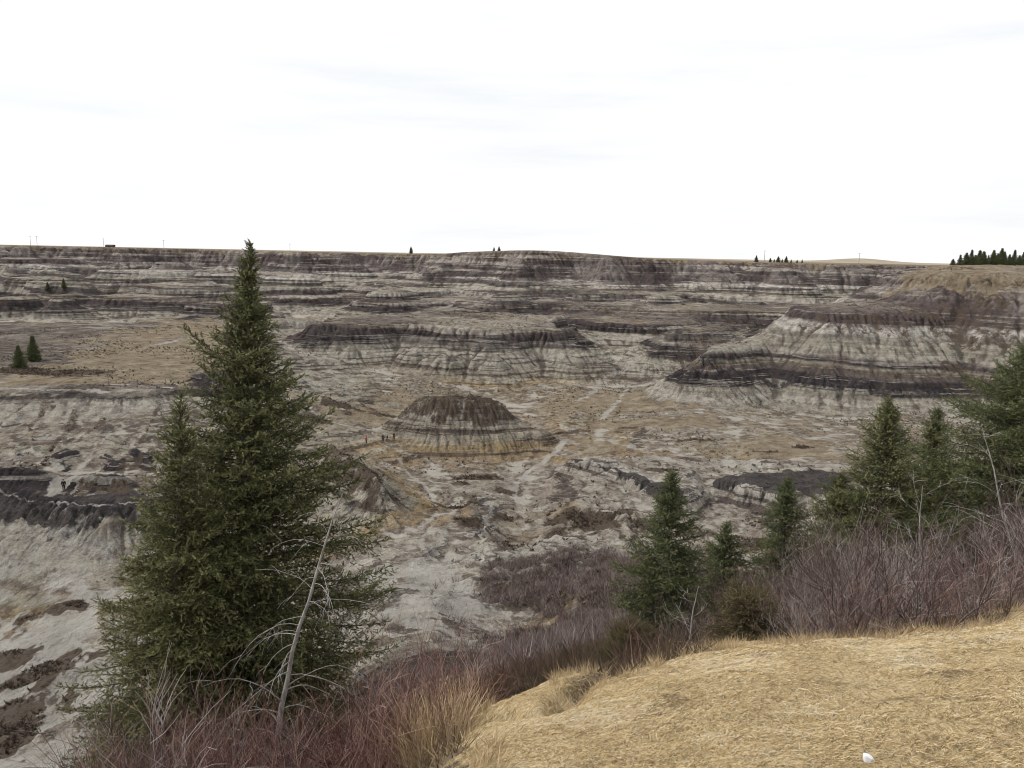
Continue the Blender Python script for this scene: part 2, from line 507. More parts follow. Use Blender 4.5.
# rain: droplets run down the grid (a log-polar grid keeps cells square), cutting rills and laying silt
Zf = Z.astype(np.float32).ravel()
cellf = CELL.astype(np.float32).ravel()
FLOW = np.zeros(nr * nth, np.float32)
er = np.random.default_rng(5)
BATCH, NB, STEPS = 150000, 6, 44
for b in range(NB):
    pi = er.uniform(2, nr - 4, BATCH).astype(np.float32); pj = er.uniform(2, nth - 4, BATCH).astype(np.float32)
    vi = np.zeros(BATCH, np.float32); vj = np.zeros(BATCH, np.float32)
    sed = np.zeros(BATCH, np.float32); vel = np.ones(BATCH, np.float32); water = np.ones(BATCH, np.float32)
    acc = np.zeros(nr * nth, np.float32)
    for s in range(STEPS):
        i0 = pi.astype(np.int32); j0 = pj.astype(np.int32)
        fi = pi - i0; fj = pj - j0
        k0 = i0 * nth + j0
        z00, z01, z10, z11 = Zf[k0], Zf[k0 + 1], Zf[k0 + nth], Zf[k0 + nth + 1]
        c = cellf[k0]
        gi = ((z10 - z00) * (1 - fj) + (z11 - z01) * fj) / c
        gj = ((z01 - z00) * (1 - fi) + (z11 - z10) * fi) / c
        h0 = (z00 * (1 - fj) + z01 * fj) * (1 - fi) + (z10 * (1 - fj) + z11 * fj) * fi
        vi = vi * 0.25 - gi * 0.75; vj = vj * 0.25 - gj * 0.75
        L = np.sqrt(vi * vi + vj * vj) + 1e-6
        vi /= L; vj /= L
        ni = np.clip(pi + vi, 1, nr - 3); nj = np.clip(pj + vj, 1, nth - 3)
        a0 = ni.astype(np.int32); b0 = nj.astype(np.int32)
        f2 = ni - a0; g2 = nj - b0
        q0 = a0 * nth + b0
        h1 = (Zf[q0] * (1 - g2) + Zf[q0 + 1] * g2) * (1 - f2) + (Zf[q0 + nth] * (1 - g2) + Zf[q0 + nth + 1] * g2) * f2
        dh = (h1 - h0) / c
        cap_ = np.maximum(-dh, 0.01) * vel * water * 5.5
        depo = (dh > 0) | (sed > cap_)
        amt = np.where(dh > 0, np.minimum(dh, sed), np.where(depo, (sed - cap_) * 0.25, -np.minimum((cap_ - sed) * 0.36, np.maximum(-dh, 0) * 0.9)))
        sed -= amt
        am = (amt * c)
        for kk, ww in ((k0, (1 - fi) * (1 - fj)), (k0 + 1, (1 - fi) * fj), (k0 + nth, fi * (1 - fj)), (k0 + nth + 1, fi * fj)):
            np.add.at(acc, kk, (am * ww).astype(np.float32))
        np.add.at(FLOW, k0, water)
        vel = np.sqrt(np.maximum(vel * vel * 0.9 - dh * 2.0, 0.02)); vel = np.minimum(vel, 3)
        water *= 0.975
        pi, pj = ni, nj
        if s % 8 == 7:
            lim = cellf * 0.55
            Zf += np.clip(acc, -lim, lim); acc[:] = 0
    Zf += np.clip(acc, -cellf * 0.5, cellf * 0.5)
    if b % 2 == 1:
        Zf = (Zf.reshape(nr, nth) * 0.7 + blur(Zf.reshape(nr, nth)) * 0.3).ravel()
E = Zf.reshape(nr, nth) - Z
edge = smooth(34, 46, RR) * (RIMD > -6)
Z = Z + np.clip(E, -4, 3) * edge - 0.6 * smooth(31.2, R0, RR)
FLOW = np.log1p(blur(FLOW.reshape(nr, nth)))
# slope (smoothed) and large slope
def slope_of(z):
    gi = np.gradient(z, axis=0) / CELL; gj = np.gradient(z, axis=1) / CELL
    return np.sqrt(gi * gi + gj * gj)
SLOPE = blur(slope_of(Z), 3)

TAN = Z / RR
RUN = np.maximum.accumulate(TAN, axis=0)
def G(px, py):
    """ground point of the valley met by a sight line of the survey photo"""
    r = ray(px, py)
    az = math.atan2(r[0], r[1]); t = r[2] / math.hypot(r[0], r[1])
    j = int(np.clip(round((az - TH[0]) / DT), 0, nth - 1))
    i = int(np.searchsorted(RUN[:, j], t)); i = min(i, nr - 1)
    return np.array([X[i, j], Y[i, j], Z[i, j]])
def ground_z(x, y):
    r = math.hypot(x, y)
    if r < R0 + 2: return near_height(np.array([x]), np.array([y]))[0]
    a = math.atan2(x, y)
    fi = (math.log(r) - LR[0]) / DT; fj = (a - TH[0]) / DT
    i = int(np.clip(fi, 0, nr - 2)); j = int(np.clip(fj, 0, nth - 2))
    u = min(max(fi - i, 0), 1); v = min(max(fj - j, 0), 1)
    return float((Z[i, j] * (1 - v) + Z[i, j+1] * v) * (1 - u) + (Z[i+1, j] * (1 - v) + Z[i+1, j+1] * v) * u)

# what lies on the land: pale silt, dry grass, brown brush, shift of the rock layers
EDGE = fbm(X / 5, Y / 5, 3, 120)
EDGEF = fbm(X / 1.6, Y / 1.6, 3, 125)
SALT = np.zeros_like(X); GRASS = np.zeros_like(X); BRUSH = np.zeros_like(X); COAL = np.zeros_like(X); SOFF = np.zeros_like(X)
def window(q, pad):
    lo = q.min(0) - pad; hi = q.max(0) + pad
    msk = (X > lo[0]) & (X < hi[0]) & (Y > lo[1]) & (Y < hi[1])
    ii = np.where(msk.any(1))[0]; jj = np.where(msk.any(0))[0]
    if not len(ii): return None
    return (slice(ii[0], ii[-1] + 1), slice(jj[0], jj[-1] + 1))
def paint_line(mask, pix, width, amt=1.0, ragged=0.6):
    q = np.array([G(*p)[:2] for p in pix])
    s = window(q, width * 3)
    if s is None: return
    d = pdist(q, X[s] + EDGE[s] * width * 1.2 * ragged, Y[s] + EDGEF[s] * width * ragged) * 1.35 + (EDGE[s] + EDGEF[s]) * width * ragged * 0.9
    mask[s] = np.maximum(mask[s], amt * (1 - smooth(width * 0.15, width * 1.1, d)))
def paint_area(mask, pix, soft, amt=1.0, ragged=1.0, world=False):
    q = np.array(pix) if world else np.array([G(*p)[:2] for p in pix])
    s = window(q, soft * 3)
    if s is None: return
    d = sdf(q, X[s], Y[s]) + EDGE[s] * soft * 1.6 * ragged + EDGEF[s] * soft * 0.7 * ragged
    mask[s] = np.maximum(mask[s], amt * (1 - smooth(-soft * 0.5, soft * 0.5, d)))
def paint_spot(mask, px, py, rx, ry, amt=1.0, ragged=0.5):
    """a patch rx by ry metres on the ground"""
    c = G(px, py)[:2]
    q = np.array([c])
    s = window(q, max(rx, ry) * 2)
    if s is None: return
    x, y = X[s] - c[0], Y[s] - c[1]
    d = np.hypot((x + EDGEF[s] * 1.2) / rx, (y + EDGE[s] * 1.2) / ry) + EDGE[s] * ragged * 1.3 + EDGEF[s] * ragged * 1.2
    mask[s] = np.maximum(mask[s], amt * (1 - smooth(0.55, 1.15, d)))
# layer shifts around single landforms
for (px, py, d_, rad_, off) in ((560,510,116,42,-8.0),(640,522,108,36,-8.0),(500,520,112,30,-7.5),(456,430,171,26,0.5),(355,450,128,22,-0.5),(390,485,114,14,-0.5),(850,350,225,75,4.0),(1010,350,225,60,4.0),
                                (640,478,130,24,-8.0),(600,466,138,18,-8.0),(770,475,126,34,-8.0),(860,470,128,28,-8.0),
                                (0,400,165,45,-2.3),(100,400,165,40,-2.3),(200,400,168,30,-2.3),(218,376,168,12,0.5),(40,660,78,30,-4.6),(120,640,80,24,-4.6),(-60,660,80,40,-4.6),(430,600,76,24,-10.0),(395,570,86,24,-10.5),(400,530,100,16,-6.0),(300,640,80,24,-9.5),(60,520,107,36,5.0),(150,520,107,26,5.0),(-80,520,107,36,5.0)):
    c = P(px, py, d_)
    w = np.exp(-(((X - c[0]) / rad_) ** 2 + ((Y - c[1]) / (rad_ * 0.7)) ** 2) ** 2)
    SOFF = SOFF * (1 - w) + off * w
SOFF = SOFF + fbm(X / 70, Y / 70, 3, 140) * 1.3 * smooth(100, 300, RR)
# pale silt of the washes and trampled paths
for pix, wdt in ((((632,366),(612,374),(598,384),(590,396),(578,400)),4.0), (((668,392),(700,402),(735,414),(752,420)),3.2), (((752,420),(790,432),(830,440)),2.2),
                 (((560,424),(572,432),(620,436),(660,446),(690,456),(730,462),(800,464),(840,466)),2.8), (((610,440),(650,456),(690,466)),2.6),
                 (((566,440),(556,452),(548,458),(530,470),(517,484),(515,493),(524,504)),1.0),
                 (((398,460),(420,482),(436,500),(440,520),(420,540),(430,560)),1.6),(((500,556),(520,552)),2.5),
                 (((700,524),(730,518)),1.6),(((480,390),(520,386),(580,384)),1.8),(((300,400),(312,412),(330,420),(380,430)),2.0),
                 (((0,388),(60,390),(110,392),(150,390)),3.6),(((100,384),(170,388)),2.2),(((150,346),(190,338)),4),
                 (((40,440),(110,432),(170,424)),2.0),(((0,462),(30,450),(60,470)),1.6),
                 (((30,760),(70,730),(90,690)),2.5),
                 (((450,600),(490,608),(530,620)),1.6),(((630,386),(600,420)),2.0)):
    paint_line(SALT, pix, wdt * 0.62, 0.8)
paint_line(SALT, ((-10,486),(16,496),(60,504),(100,506),(150,502)), 0.55, 0.75, 0.2)
paint_area(SALT, ((-40,596),(60,592),(130,598),(112,640),(100,690),(80,768),(-40,768)), 7, 1.05)
paint_area(SALT, ((-40,536),(60,540),(130,538),(135,598),(60,592),(-40,596)), 5, 0.62)
paint_area(SALT, ((380,575),(430,560),(480,590),(530,640),(450,640),(385,630)), 4, 0.95)
paint_line(SALT, ((566,440),(556,452),(548,458),(530,470),(517,484),(514,492),(522,503)), 1.5, 1.15, 0.2)
paint_spot(SALT, 64, 485, 3.0, 4.5, 1.1)
# dry grass flats
for pix, soft in ((((80,352),(130,330),(180,322),(240,324),(262,345),(240,370),(180,376),(120,374),(70,366)),8), (((0,372),(60,364),(200,372),(180,384),(60,384),(0,384)),5),
                  (((300,395),(420,386),(410,410),(390,425),(330,420)),5), (((540,400),(600,388),(650,390),(690,404),(650,412),(560,414)),6),
                  (((590,416),(700,418),(720,428),(640,434),(600,428)),5), (((730,440),(830,438),(840,458),(770,462),(720,452)),4),
                  (((580,436),(630,446),(600,452),(570,446)),3),
                  (((940,266),(1023,268),(1023,296),(960,292),(900,300),(870,300),(905,280)),6)):
    paint_area(GRASS, pix, soft)
# black shale washing out of its seams
paint_area(COAL, ((-40,487),(20,490),(52,496),(76,496),(110,493),(150,495),(155,522),(110,528),(70,526),(30,518),(-40,508)), 1.8, 1.0)
paint_line(COAL, ((-20,476),(10,482),(30,490)), 2.2, 0.5)
paint_area(COAL, pts((712,474,131),(740,482,126.5),(780,488,122.5),(830,482,124.5),(876,470,130),(868,464,135),(780,466,135)), 1.6, 0.85, world=True)
paint_area(COAL, pts((572,456,144),(600,462,138),(630,472,131),(655,484,124),(685,490,121),(690,486,123.5),(660,478,128),(630,468,134),(600,459,140)), 0.9, 0.8, world=True)
paint_line(COAL, ((690,508),(740,514),(800,512)), 1.6, 0.55)
paint_area(COAL, ((190,372),(240,368),(244,384),(205,386)), 1.6, 0.7)
paint_line(COAL, ((690,372),(760,378),(830,384),(900,392),(960,398)), 3.0, 0.75)
# low brown brush on the valley floor
BR = [(482,478,5.0,2.2),(470,484,3.0,1.6),(500,492,2.5,1.2),(455,508,4,1.6),(470,520,4,1.8),(510,520,3,1.4),(30,615,2.4,1.2),(14,658,3.2,1.8),(48,668,4.2,2.0),(30,680,5,1.4),
      (18,720,4.0,4.4),(8,740,4,4),(64,606,3.2,1.2),(600,520,4,2),(640,530,5,2.4),(560,520,3,1.5),(576,560,6,2.4),(520,540,4,1.5),(388,416,5,1.5),
      (690,535,4,2),(630,428,4,1.5),(660,470,3,1),(700,440,4,1.2),(770,452,3,1.0),(560,434,3,1.2),(120,620,2,1),(350,408,6,2),(300,415,6,2),(60,372,13,6),(20,372,10,5),
      (800,448,3,1),(540,560,6,2.5),(610,560,5,2.5),(590,585,6,3),(510,590,5,2.5),(620,600,6,3),(500,640,7,4),(480,655,6,4)]
for px, py, rx, ry in BR: paint_spot(BRUSH, px, py, rx, ry, 1.0 if px < 120 or py < 525 else 0.6, 0.5 if px < 120 else 0.8)
paint_area(BRUSH, ((488,572),(560,552),(632,548),(645,600),(640,640),(560,645),(505,605)), 5, 0.62)
BRUSH = np.maximum(BRUSH, ruin * (1 - SALT) * 0.60 * smooth(-0.05, 0.25, fbm(X / 8, Y / 10, 4, 151)))
# the brushy near bank
bank = smooth(60, 44, RR) * smooth(-2.5, 2.5, np.degrees(TH))[None] * np.ones_like(X)
BRUSH = np.maximum(BRUSH, bank * smooth(-0.3, 0.1, EDGE))
# grass settles on any gentle ground that floods spare
gentle = 1 - smooth(0.16, 0.34, SLOPE)
auto = gentle * smooth(-0.15, 0.35, fbm(X / 22, Y / 22, 4, 150) + 0.1) * (1 - smooth(2.2, 3.3, FLOW)) * smooth(-43, -39, Z)
auto = auto * (1 - 0.6 * smooth(165, 140, RR)) * (1 - smooth(142, 126, RR) * smooth(-3, -7, np.degrees(TH))[None])
GRASS = np.maximum(GRASS * (1 - smooth(0.35, 0.6, SLOPE)), auto * 0.58)
paint_area(GRASS, ((930,268),(1023,270),(1023,292),(960,290),(900,298),(868,304),(895,284)), 5)
paint_area(BRUSH, ell(458,409,171,12.4,6.0), 1.6, 0.75, world=True)
paint_area(BRUSH, ((690,392),(760,396),(850,402),(930,408),(960,425),(860,428),(760,416)), 5, 0.42)
paint_area(BRUSH, ((75,482),(100,478),(126,484),(120,492),(80,491)), 1.2, 0.8)
SPUR = pts((318,428,142),(340,426,140),(350,436,134),(372,450,127),(394,470,118),(387,488,111),(358,476,115),(326,454,124))
paint_area(BRUSH, SPUR, 3.0, 0.72, world=True)
paint_area(COAL, pts((366,458,122),(382,466,118),(394,476,115),(388,490,110),(370,480,113)), 2.5, 0.55, world=True)
for pix in (((18,472),(60,440),(76,414)), ((76,442),(104,418)), ((98,474),(142,438),(160,410)), ((130,470),(170,440)), ((30,430),(44,404))): paint_line(BRUSH, pix, 1.6, 0.6)
paint_area(BRUSH, ((790,325),(840,312),(930,314),(935,330),(880,336),(800,340)), 5, 0.55)
paint_area(BRUSH, ((938,300),(1023,296),(1023,345),(985,350),(965,390),(945,380),(938,340),(915,312)), 9, 0.62)
paint_area(BRUSH, ((650,352),(700,342),(735,338),(720,352),(690,372),(672,384),(645,368)), 6, 0.45)
GRASS = np.maximum(GRASS, 0.62 * smooth(4, -3, RIMD + EDGE * 4))
GRASS = np.maximum(GRASS, ruin * 0.50 * smooth(0.0, 0.3, fbm(X / 9, Y / 12, 4, 153)))
GRASS *= 1 - SALT

# ------------------------------------------------------------------ ground materials
def badland_material():
    k = NT('banded_clay', 0.97, 0.05)
    p = k.pos()
    sp = k.n('ShaderNodeSeparateXYZ'); k.link(p, sp.inputs[0])
    z = sp.outputs['Z']
    wob = k.noise(p, 0.035, 3)
    wob2 = k.noise(p, 0.35, 3)
    s = k.math('ADD', z, k.attr('shift'))
    s = k.math('ADD', s, k.math('MULTIPLY', k.math('SUBTRACT', wob, 0.5), 3.2))
    s = k.math('ADD', s, k.math('MULTIPLY', k.math('SUBTRACT', wob2, 0.5), 0.9))
    t = k.math('DIVIDE', k.math('ADD', s, 50.0), 56.0)
    f = lambda zz: (zz + 50.0) / 56.0
    gg = (0.250, 0.234, 0.192); pale = (0.315, 0.298, 0.262); coal = (0.036, 0.032, 0.035); purp = (0.108, 0.094, 0.090)
    brn = (0.125, 0.100, 0.080); ochre = (0.262, 0.205, 0.128); white = (0.41, 0.39, 0.365); mud = (0.20, 0.165, 0.135)
    stops = [(-49, (0.235, 0.205, 0.175)), (-46.5, (0.285, 0.262, 0.23)), (-45.0, (0.36, 0.345, 0.315)), (-43.5, pale), (-42.6, mud), (-41.6, ochre), (-39.0, ochre), (-38.0, gg), (-37.0, (0.27,0.24,0.19)), (-36.6, brn), (-36.2, gg),
             (-33, pale), (-31.2, gg), (-30.6, coal), (-27.8, coal), (-27.2, purp), (-25.6, brn), (-24.9, gg), (-24.2, coal), (-23.2, purp), (-22.4, pale), (-20.4, gg), (-16.9, (0.25,0.235,0.205)), (-16.4, white), (-14.4, white), (-13.6, (0.080,0.064,0.066)), (-9.5, (0.105,0.088,0.086)), (-6, (0.20,0.175,0.165)), (-3.6, (0.15,0.12,0.105)), (-2.4, brn), (0.5, brn), (4, purp)]
    col = k.ramp(t, [(f(a), c) for a, c in stops])
    # fine partings between the layers
    fine = k.noise(p, 1.0, 3, 0.65, stretch=(0.03, 0.03, 1.5))
    col = k.mix(k.math('MULTIPLY', k.step(k.attr('shift'), 3.6, 2.0, 0.3, 1.0), k.step(fine, 0.53, 0.58, 0, 0.8)), col, (0.068, 0.055, 0.053))
    col = k.mix(k.step(fine, 0.455, 0.40, 0, 0.5), col, (0.38, 0.36, 0.32))
    band = k.noise(p, 1.0, 4, 0.6, stretch=(0.012, 0.012, 0.42))
    up = k.math('MULTIPLY', k.step(z, -33.0, -26.0), k.step(k.attr('shift'), 3.6, 2.0, 0.15, 1.0))
    col = k.mix(k.math('MULTIPLY', up, k.step(band, 0.49, 0.54, 0, 0.85)), col, (0.060, 0.051, 0.052))
    col = k.mix(k.math('MULTIPLY', up, k.step(band, 0.45, 0.40, 0, 0.6)), col, (0.36, 0.335, 0.30))
    slump = k.noise(p, 0.03, 5, 0.62)
    top_ = k.step(z, -17.0, -13.0)
    col = k.mix(k.math('MULTIPLY', top_, k.step(slump, 0.50, 0.42, 0, 0.4)), col, (0.27, 0.245, 0.232))
    col = k.mix(k.math('MULTIPLY', top_, k.step(slump, 0.53, 0.60, 0, 0.8)), col, (0.075, 0.060, 0.062))
    # mottling
    mot = k.noise(p, 0.16, 5, 0.6)
    col = k.mix(k.step(mot, 0.50, 0.66, 0, 0.4), col, (0.135, 0.105, 0.09))
    mot2 = k.noise(p, 0.9, 4, 0.65)
    col = k.mix(k.step(mot2, 0.50, 0.64), col, (1.28, 1.25, 1.20), 'MULTIPLY')
    grit = k.noise(p, 0.45, 6, 0.86)
    col = k.mix(k.step(grit, 0.51, 0.58), col, (0.58, 0.54, 0.52), 'MULTIPLY')
    col = k.mix(k.step(grit, 0.485, 0.42), col, (1.30, 1.26, 1.20), 'MULTIPLY')
    # dark mud caught in the rills
    fl = k.attr('flow'); sl = k.attr('steep')
    rill = k.math('MULTIPLY', k.step(fl, 2.2, 3.4), k.step(sl, 0.18, 0.4))
    col = k.mix(k.math('MULTIPLY', rill, 0.72), col, (0.055, 0.044, 0.041))
    # popcorn crumbs and brown litter on easy ground
    flat = k.math('MULTIPLY', k.step(sl, 0.36, 0.16), k.step(z, -33.0, -29.5, 1.0, 0.5))
    lit = k.noise(p, 0.30, 5, 0.62, stretch=(1, 0.7, 1))
    fcol = k.mix(k.step(lit, 0.40, 0.58), (0.265, 0.232, 0.192), (0.125, 0.096, 0.073))
    fcol = k.mix(k.step(k.noise(p, 0.55, 4, 0.6, stretch=(1, 0.7, 1)), 0.55, 0.68), fcol, (0.40, 0.37, 0.33))
    fcol = k.mix(k.step(grit, 0.505, 0.58, 0, 0.72), fcol, (0.085, 0.062, 0.045))
    fcol = k.mix(k.step(grit, 0.485, 0.42, 0, 0.5), fcol, (0.38, 0.34, 0.28))
    col = k.mix(k.math('MULTIPLY', flat, 0.8), col, fcol)
    col = k.mix(k.math('MULTIPLY', k.step(fl, 2.6, 3.4), k.math('MULTIPLY', flat, 0.8)), col, (0.42, 0.395, 0.35))
    # dry grass
    gr = k.attr('grass')
    gn = k.noise(p, 0.25, 5, 0.65, stretch=(1, 0.8, 1))
    gcol = k.ramp(gn, [(0.3, (0.12, 0.088, 0.058)), (0.42, (0.20, 0.160, 0.112)), (0.55, (0.265, 0.217, 0.152)), (0.7, (0.35, 0.31, 0.25))])
    gcol = k.mix(k.step(grit, 0.515, 0.59, 0, 0.75), gcol, (0.13, 0.092, 0.06))
    gmask = k.step(k.math('ADD', gr, k.math('MULTIPLY', k.math('SUBTRACT', k.noise(p, 0.12, 7, 0.75), 0.5), 2.2)), 0.35, 0.75)
    col = k.mix(k.math('MULTIPLY', gmask, 0.88), col, gcol)
    # black shale
    cmask = k.step(k.math('ADD', k.attr('coal'), k.math('MULTIPLY', k.math('SUBTRACT', k.noise(p, 0.5, 6, 0.75), 0.5), 2.0)), 0.36, 0.66)
    col = k.mix(k.math('MULTIPLY', cmask, 0.9), col, k.mix(k.step(grit, 0.46, 0.60), (0.032, 0.029, 0.032), (0.085, 0.074, 0.070)))
    # silt
    sa = k.attr('silt')
    smask = k.step(k.math('ADD', sa, k.math('MULTIPLY', k.math('SUBTRACT', k.noise(p, 0.35, 6, 0.8), 0.5), 2.4)), 0.42, 0.95)
    col = k.mix(k.math('MULTIPLY', smask, 0.88), col, k.ramp(k.noise(p, 0.22, 5, 0.6), [(0.35, (0.27, 0.255, 0.23)), (0.5, (0.36, 0.343, 0.31)), (0.62, (0.42, 0.40, 0.365))]))
    # brush litter
    br = k.attr('brush')
    bcol = k.mix(k.noise(p, 1.3, 4, 0.6), (0.050, 0.038, 0.030), (0.125, 0.096, 0.072))
    bmask = k.step(k.math('ADD', br, k.math('MULTIPLY', k.math('SUBTRACT', k.noise(p, 0.4, 6, 0.75), 0.5), 2.2)), 0.38, 0.75)
    col = k.mix(k.math('MULTIPLY', bmask, 0.92), col, bcol)
    hb = k.math('ADD', k.noise(p, 1.6, 6, 0.7), k.math('MULTIPLY', k.noise(p, 0.4, 4, 0.6), 1.2))
    k.bump(k.math('ADD', hb, k.math('MULTIPLY', grit, 1.2)), 1.0, 0.7)
    return k.out(col)

def grid_faces(n0, n1, wrap=False):
    i = np.arange(n0 - 1)[:, None]; j = np.arange(n1 if wrap else n1 - 1)[None]
    a = i * n1 + j; b = i * n1 + (j + 1) % n1
    return np.stack([a, b, b + n1, a + n1], -1).reshape(-1, 4)[:, ::-1]

o = mesh_obj('canyon_ground', np.stack([X, Y, Z], -1).reshape(-1, 3), grid_faces(nr, nth), badland_material(), smoothed=True,
             attrs=dict(shift=SOFF, flow=FLOW, steep=SLOPE, grass=GRASS, silt=SALT, brush=BRUSH, coal=COAL))
tag(o, None, None, kind='structure')

# prairie beyond the rim, to the horizon
pr = np.geomspace(R1 - 6, 60000, 90); pt = np.linspace(rad(-52), rad(52), 420)
PX = pr[:, None] * np.sin(pt)[None]; PY = pr[:, None] * np.cos(pt)[None]
PZ = rim_z(PX, PY) - 0.35 + fbm(PX / 700, PY / 700, 3, 160) * 1.2 * smooth(960, 1600, pr)[:, None]
azd = np.degrees(np.arctan2(PX, PY))
PZ += 70 * np.exp(-((azd - 23.2) / 2.1) ** 2) * np.exp(-((pr[:, None] - 18000) / 4000) ** 2)
kp = NT('prairie_grass', 0.95, 0.05)
pn = kp.noise(kp.pos(), 0.004, 6, 0.6)
kp.out(kp.ramp(pn, [(0.35, (0.20, 0.165, 0.12)), (0.5, (0.29, 0.245, 0.18)), (0.65, (0.38, 0.335, 0.27))]))
o = mesh_obj('prairie', np.stack([PX, PY, PZ], -1).reshape(-1, 3), grid_faces(len(pr), len(pt)), kp.m, smoothed=True)
tag(o, None, None, kind='structure')

# the hillside underfoot, all round the photographer
HR = np.geomspace(0.25, R0 + 4.0, 350); HT = np.linspace(0, 2 * math.pi, 900, endpoint=False)
EDGE_PIX = [(-200,1400,3.0),(300,1400,3.0),(462,790),(474,740),(480,705),(488,686),(502,676),(530,672),(560,672),(572,676),(570,688),(566,700),(584,690),(600,682),(620,681),(645,670),
            (680,660),(715,652),(745,644),(772,644),(800,647),(830,642),(865,643),(900,640),(930,632),(965,627),(1000,620),(1024,613),(1150,600,10)]
def on_base(px, py):
    """where a sight line meets the smooth hillside"""
    d = np.linspace(1.8, 14, 250)
    r = ray(px, py)
    q_ = r[None] * (d / r[1])[:, None]
    below = q_[:, 2] <= base_height(q_[:, 0], q_[:, 1])
    return q_[int(np.argmax(below)) if below.any() else -1, :2]
EDGE_W = np.array([P(*p)[:2] if len(p) == 3 else on_base(*p) for p in EDGE_PIX])
STRAW_POLY = np.concatenate([EDGE_W, np.array([[14, 4], [10, -6], [-4, -6], [-5, 0]])])
def near_height(x, y):
    z = base_height(x, y)
    r = np.hypot(x, y)
    d = sdf(STRAW_POLY, x, y)
    # matting lies in soft folds; the bank breaks away at its edge
    z = z + (fbm(x / 1.5, y / 1.5, 3, 170) * 0.10 + fbm(x / 0.9, y / 0.35, 3, 173, ridged=True) * 0.035 + fbm(x / 0.2, y / 0.2, 2, 171) * 0.014) * smooth(0.3, 2.0, r)
    z = z - 0.40 * smooth(-0.05, 1.3, d) * smooth(30, 14, r)
    z = z + fbm(x / 3, y / 3, 3, 172) * 0.35 * smooth(0.5, 4, d) * smooth(29, 22, r)
    # gully between the two tongues of matting
    gl = pdist(GULLY, x, y)
    z = z - 0.22 * np.exp(-(gl / 0.16) ** 2)
    return z
GULLY = np.array([on_base(*p) for p in ((500,715),(530,714),(556,711),(564,700),(572,686),(600,676))])
HX = HR[:, None] * np.sin(HT)[None]; HY = HR[:, None] * np.cos(HT)[None]
HZ = near_height(HX, HY)
HZ -= 0.6 * smooth(R0 + 2.2, R0 + 4.0, HR)[:, None]
HS = sdf(STRAW_POLY, HX, HY) + fbm(HX / 0.5, HY / 0.5, 3, 175) * 0.12
khs = NT('hillside_soil', 0.97, 0.05)
pp = khs.pos()
soil = khs.ramp(khs.noise(pp, 3.0, 6, 0.65), [(0.3, (0.05, 0.038, 0.028)), (0.5, (0.10, 0.077, 0.055)), (0.7, (0.19, 0.15, 0.105))])
big = khs.noise(pp, 0.5, 4, 0.6)
soil = khs.mix(khs.step(big, 0.5, 0.65), soil, (0.21, 0.165, 0.105))
fib = khs.noise(pp, 60, 3, 0.7, stretch=(1, 0.35, 1)); fib2 = khs.noise(pp, 9, 5, 0.65)
st = khs.ramp(fib, [(0.25, (0.13, 0.092, 0.05)), (0.42, (0.31, 0.235, 0.128)), (0.56, (0.44, 0.35, 0.205)), (0.75, (0.58, 0.485, 0.32))])
st = khs.mix(khs.step(fib2, 0.60, 0.74, 0, 0.6), st, (0.21, 0.165, 0.11))
st = khs.mix(khs.step(khs.noise(pp, 1.6, 5, 0.65), 0.54, 0.64, 0, 0.75), st, (0.13, 0.095, 0.058))
col = khs.mix(khs.step(khs.attr('straw'), 0.08, -0.08), soil, st)
khs.bump(khs.math('ADD', fib, khs.math('MULTIPLY', fib2, 2.0)), 0.8, 0.03)
khs.out(col)
hf = grid_faces(len(HR), len(HT), wrap=True)
o = mesh_obj('hillside', np.stack([HX, HY, HZ], -1).reshape(-1, 3), hf, khs.m, smoothed=True, attrs=dict(straw=HS))
tag(o, None, None, kind='structure')
#@@VEG
# ------------------------------------------------------------------ plants
def norm(a): return a / (np.linalg.norm(a, axis=-1, keepdims=True) + 1e-9)

def tubes(lines, radii, sides=3):
    """many polylines (each (k,3) with a radius per point) as one set of thin tubes"""
    V = []; Fc = []; off = 0
    for ln, rd in zip(lines, radii):
        ln = np.asarray(ln, float); k = len(ln)
        t = norm(np.gradient(ln, axis=0))
        ref = np.where(np.abs(t[:, 2:3]) > 0.9, np.array([[1.0, 0, 0]]), np.array([[0, 0, 1.0]]))
        u = norm(np.cross(t, ref)); v = np.cross(t, u)
        a = np.arange(sides) * 2 * math.pi / sides
        ring = ln[:, None] + (u[:, None] * np.cos(a)[None, :, None] + v[:, None] * np.sin(a)[None, :, None]) * np.asarray(rd)[:, None, None]
        V.append(ring.reshape(-1, 3))
        i = np.arange(k - 1)[:, None]; j = np.arange(sides)[None]
        f = np.stack([i * sides + j, i * sides + (j + 1) % sides, (i + 1) * sides + (j + 1) % sides, (i + 1) * sides + j], -1).reshape(-1, 4)
        Fc.append(f + off); off += k * sides
    return np.concatenate(V), np.concatenate(Fc)

def needles(o, d, ln, tint, per, nl, w, g):
    """shoots clad all round with needles: two-sided triangles"""
    n = len(o)
    d = norm(d)
    ref = np.where(np.abs(d[:, 2:3]) > 0.9, np.array([[1.0, 0, 0]]), np.array([[0, 0, 1.0]]))
    u = norm(np.cross(d, ref)); v = np.cross(d, u)
    t = (np.arange(per)[None] + g.random((n, per))) / per
    a = np.arange(per)[None] * 2.399 + g.random((n, 1)) * 6.28
    rr = u[:, None] * np.cos(a)[..., None] + v[:, None] * np.sin(a)[..., None]
    b = o[:, None] + d[:, None] * (ln[:, None] * t)[..., None]
    lean = 0.75 + 0.5 * t[..., None]
    L = nl * g.uniform(0.8, 1.2, (n, per, 1)) 
    tip = b + norm(d[:, None] * lean + rr) * L
    side = np.cross(rr, d[:, None]) * w * 0.5
    V = np.stack([b - side, b + side, tip], 2).reshape(-1, 3)
    T = np.repeat(tint, per * 3)
    Fc = np.arange(len(V)).reshape(-1, 3)
    return V, Fc, T

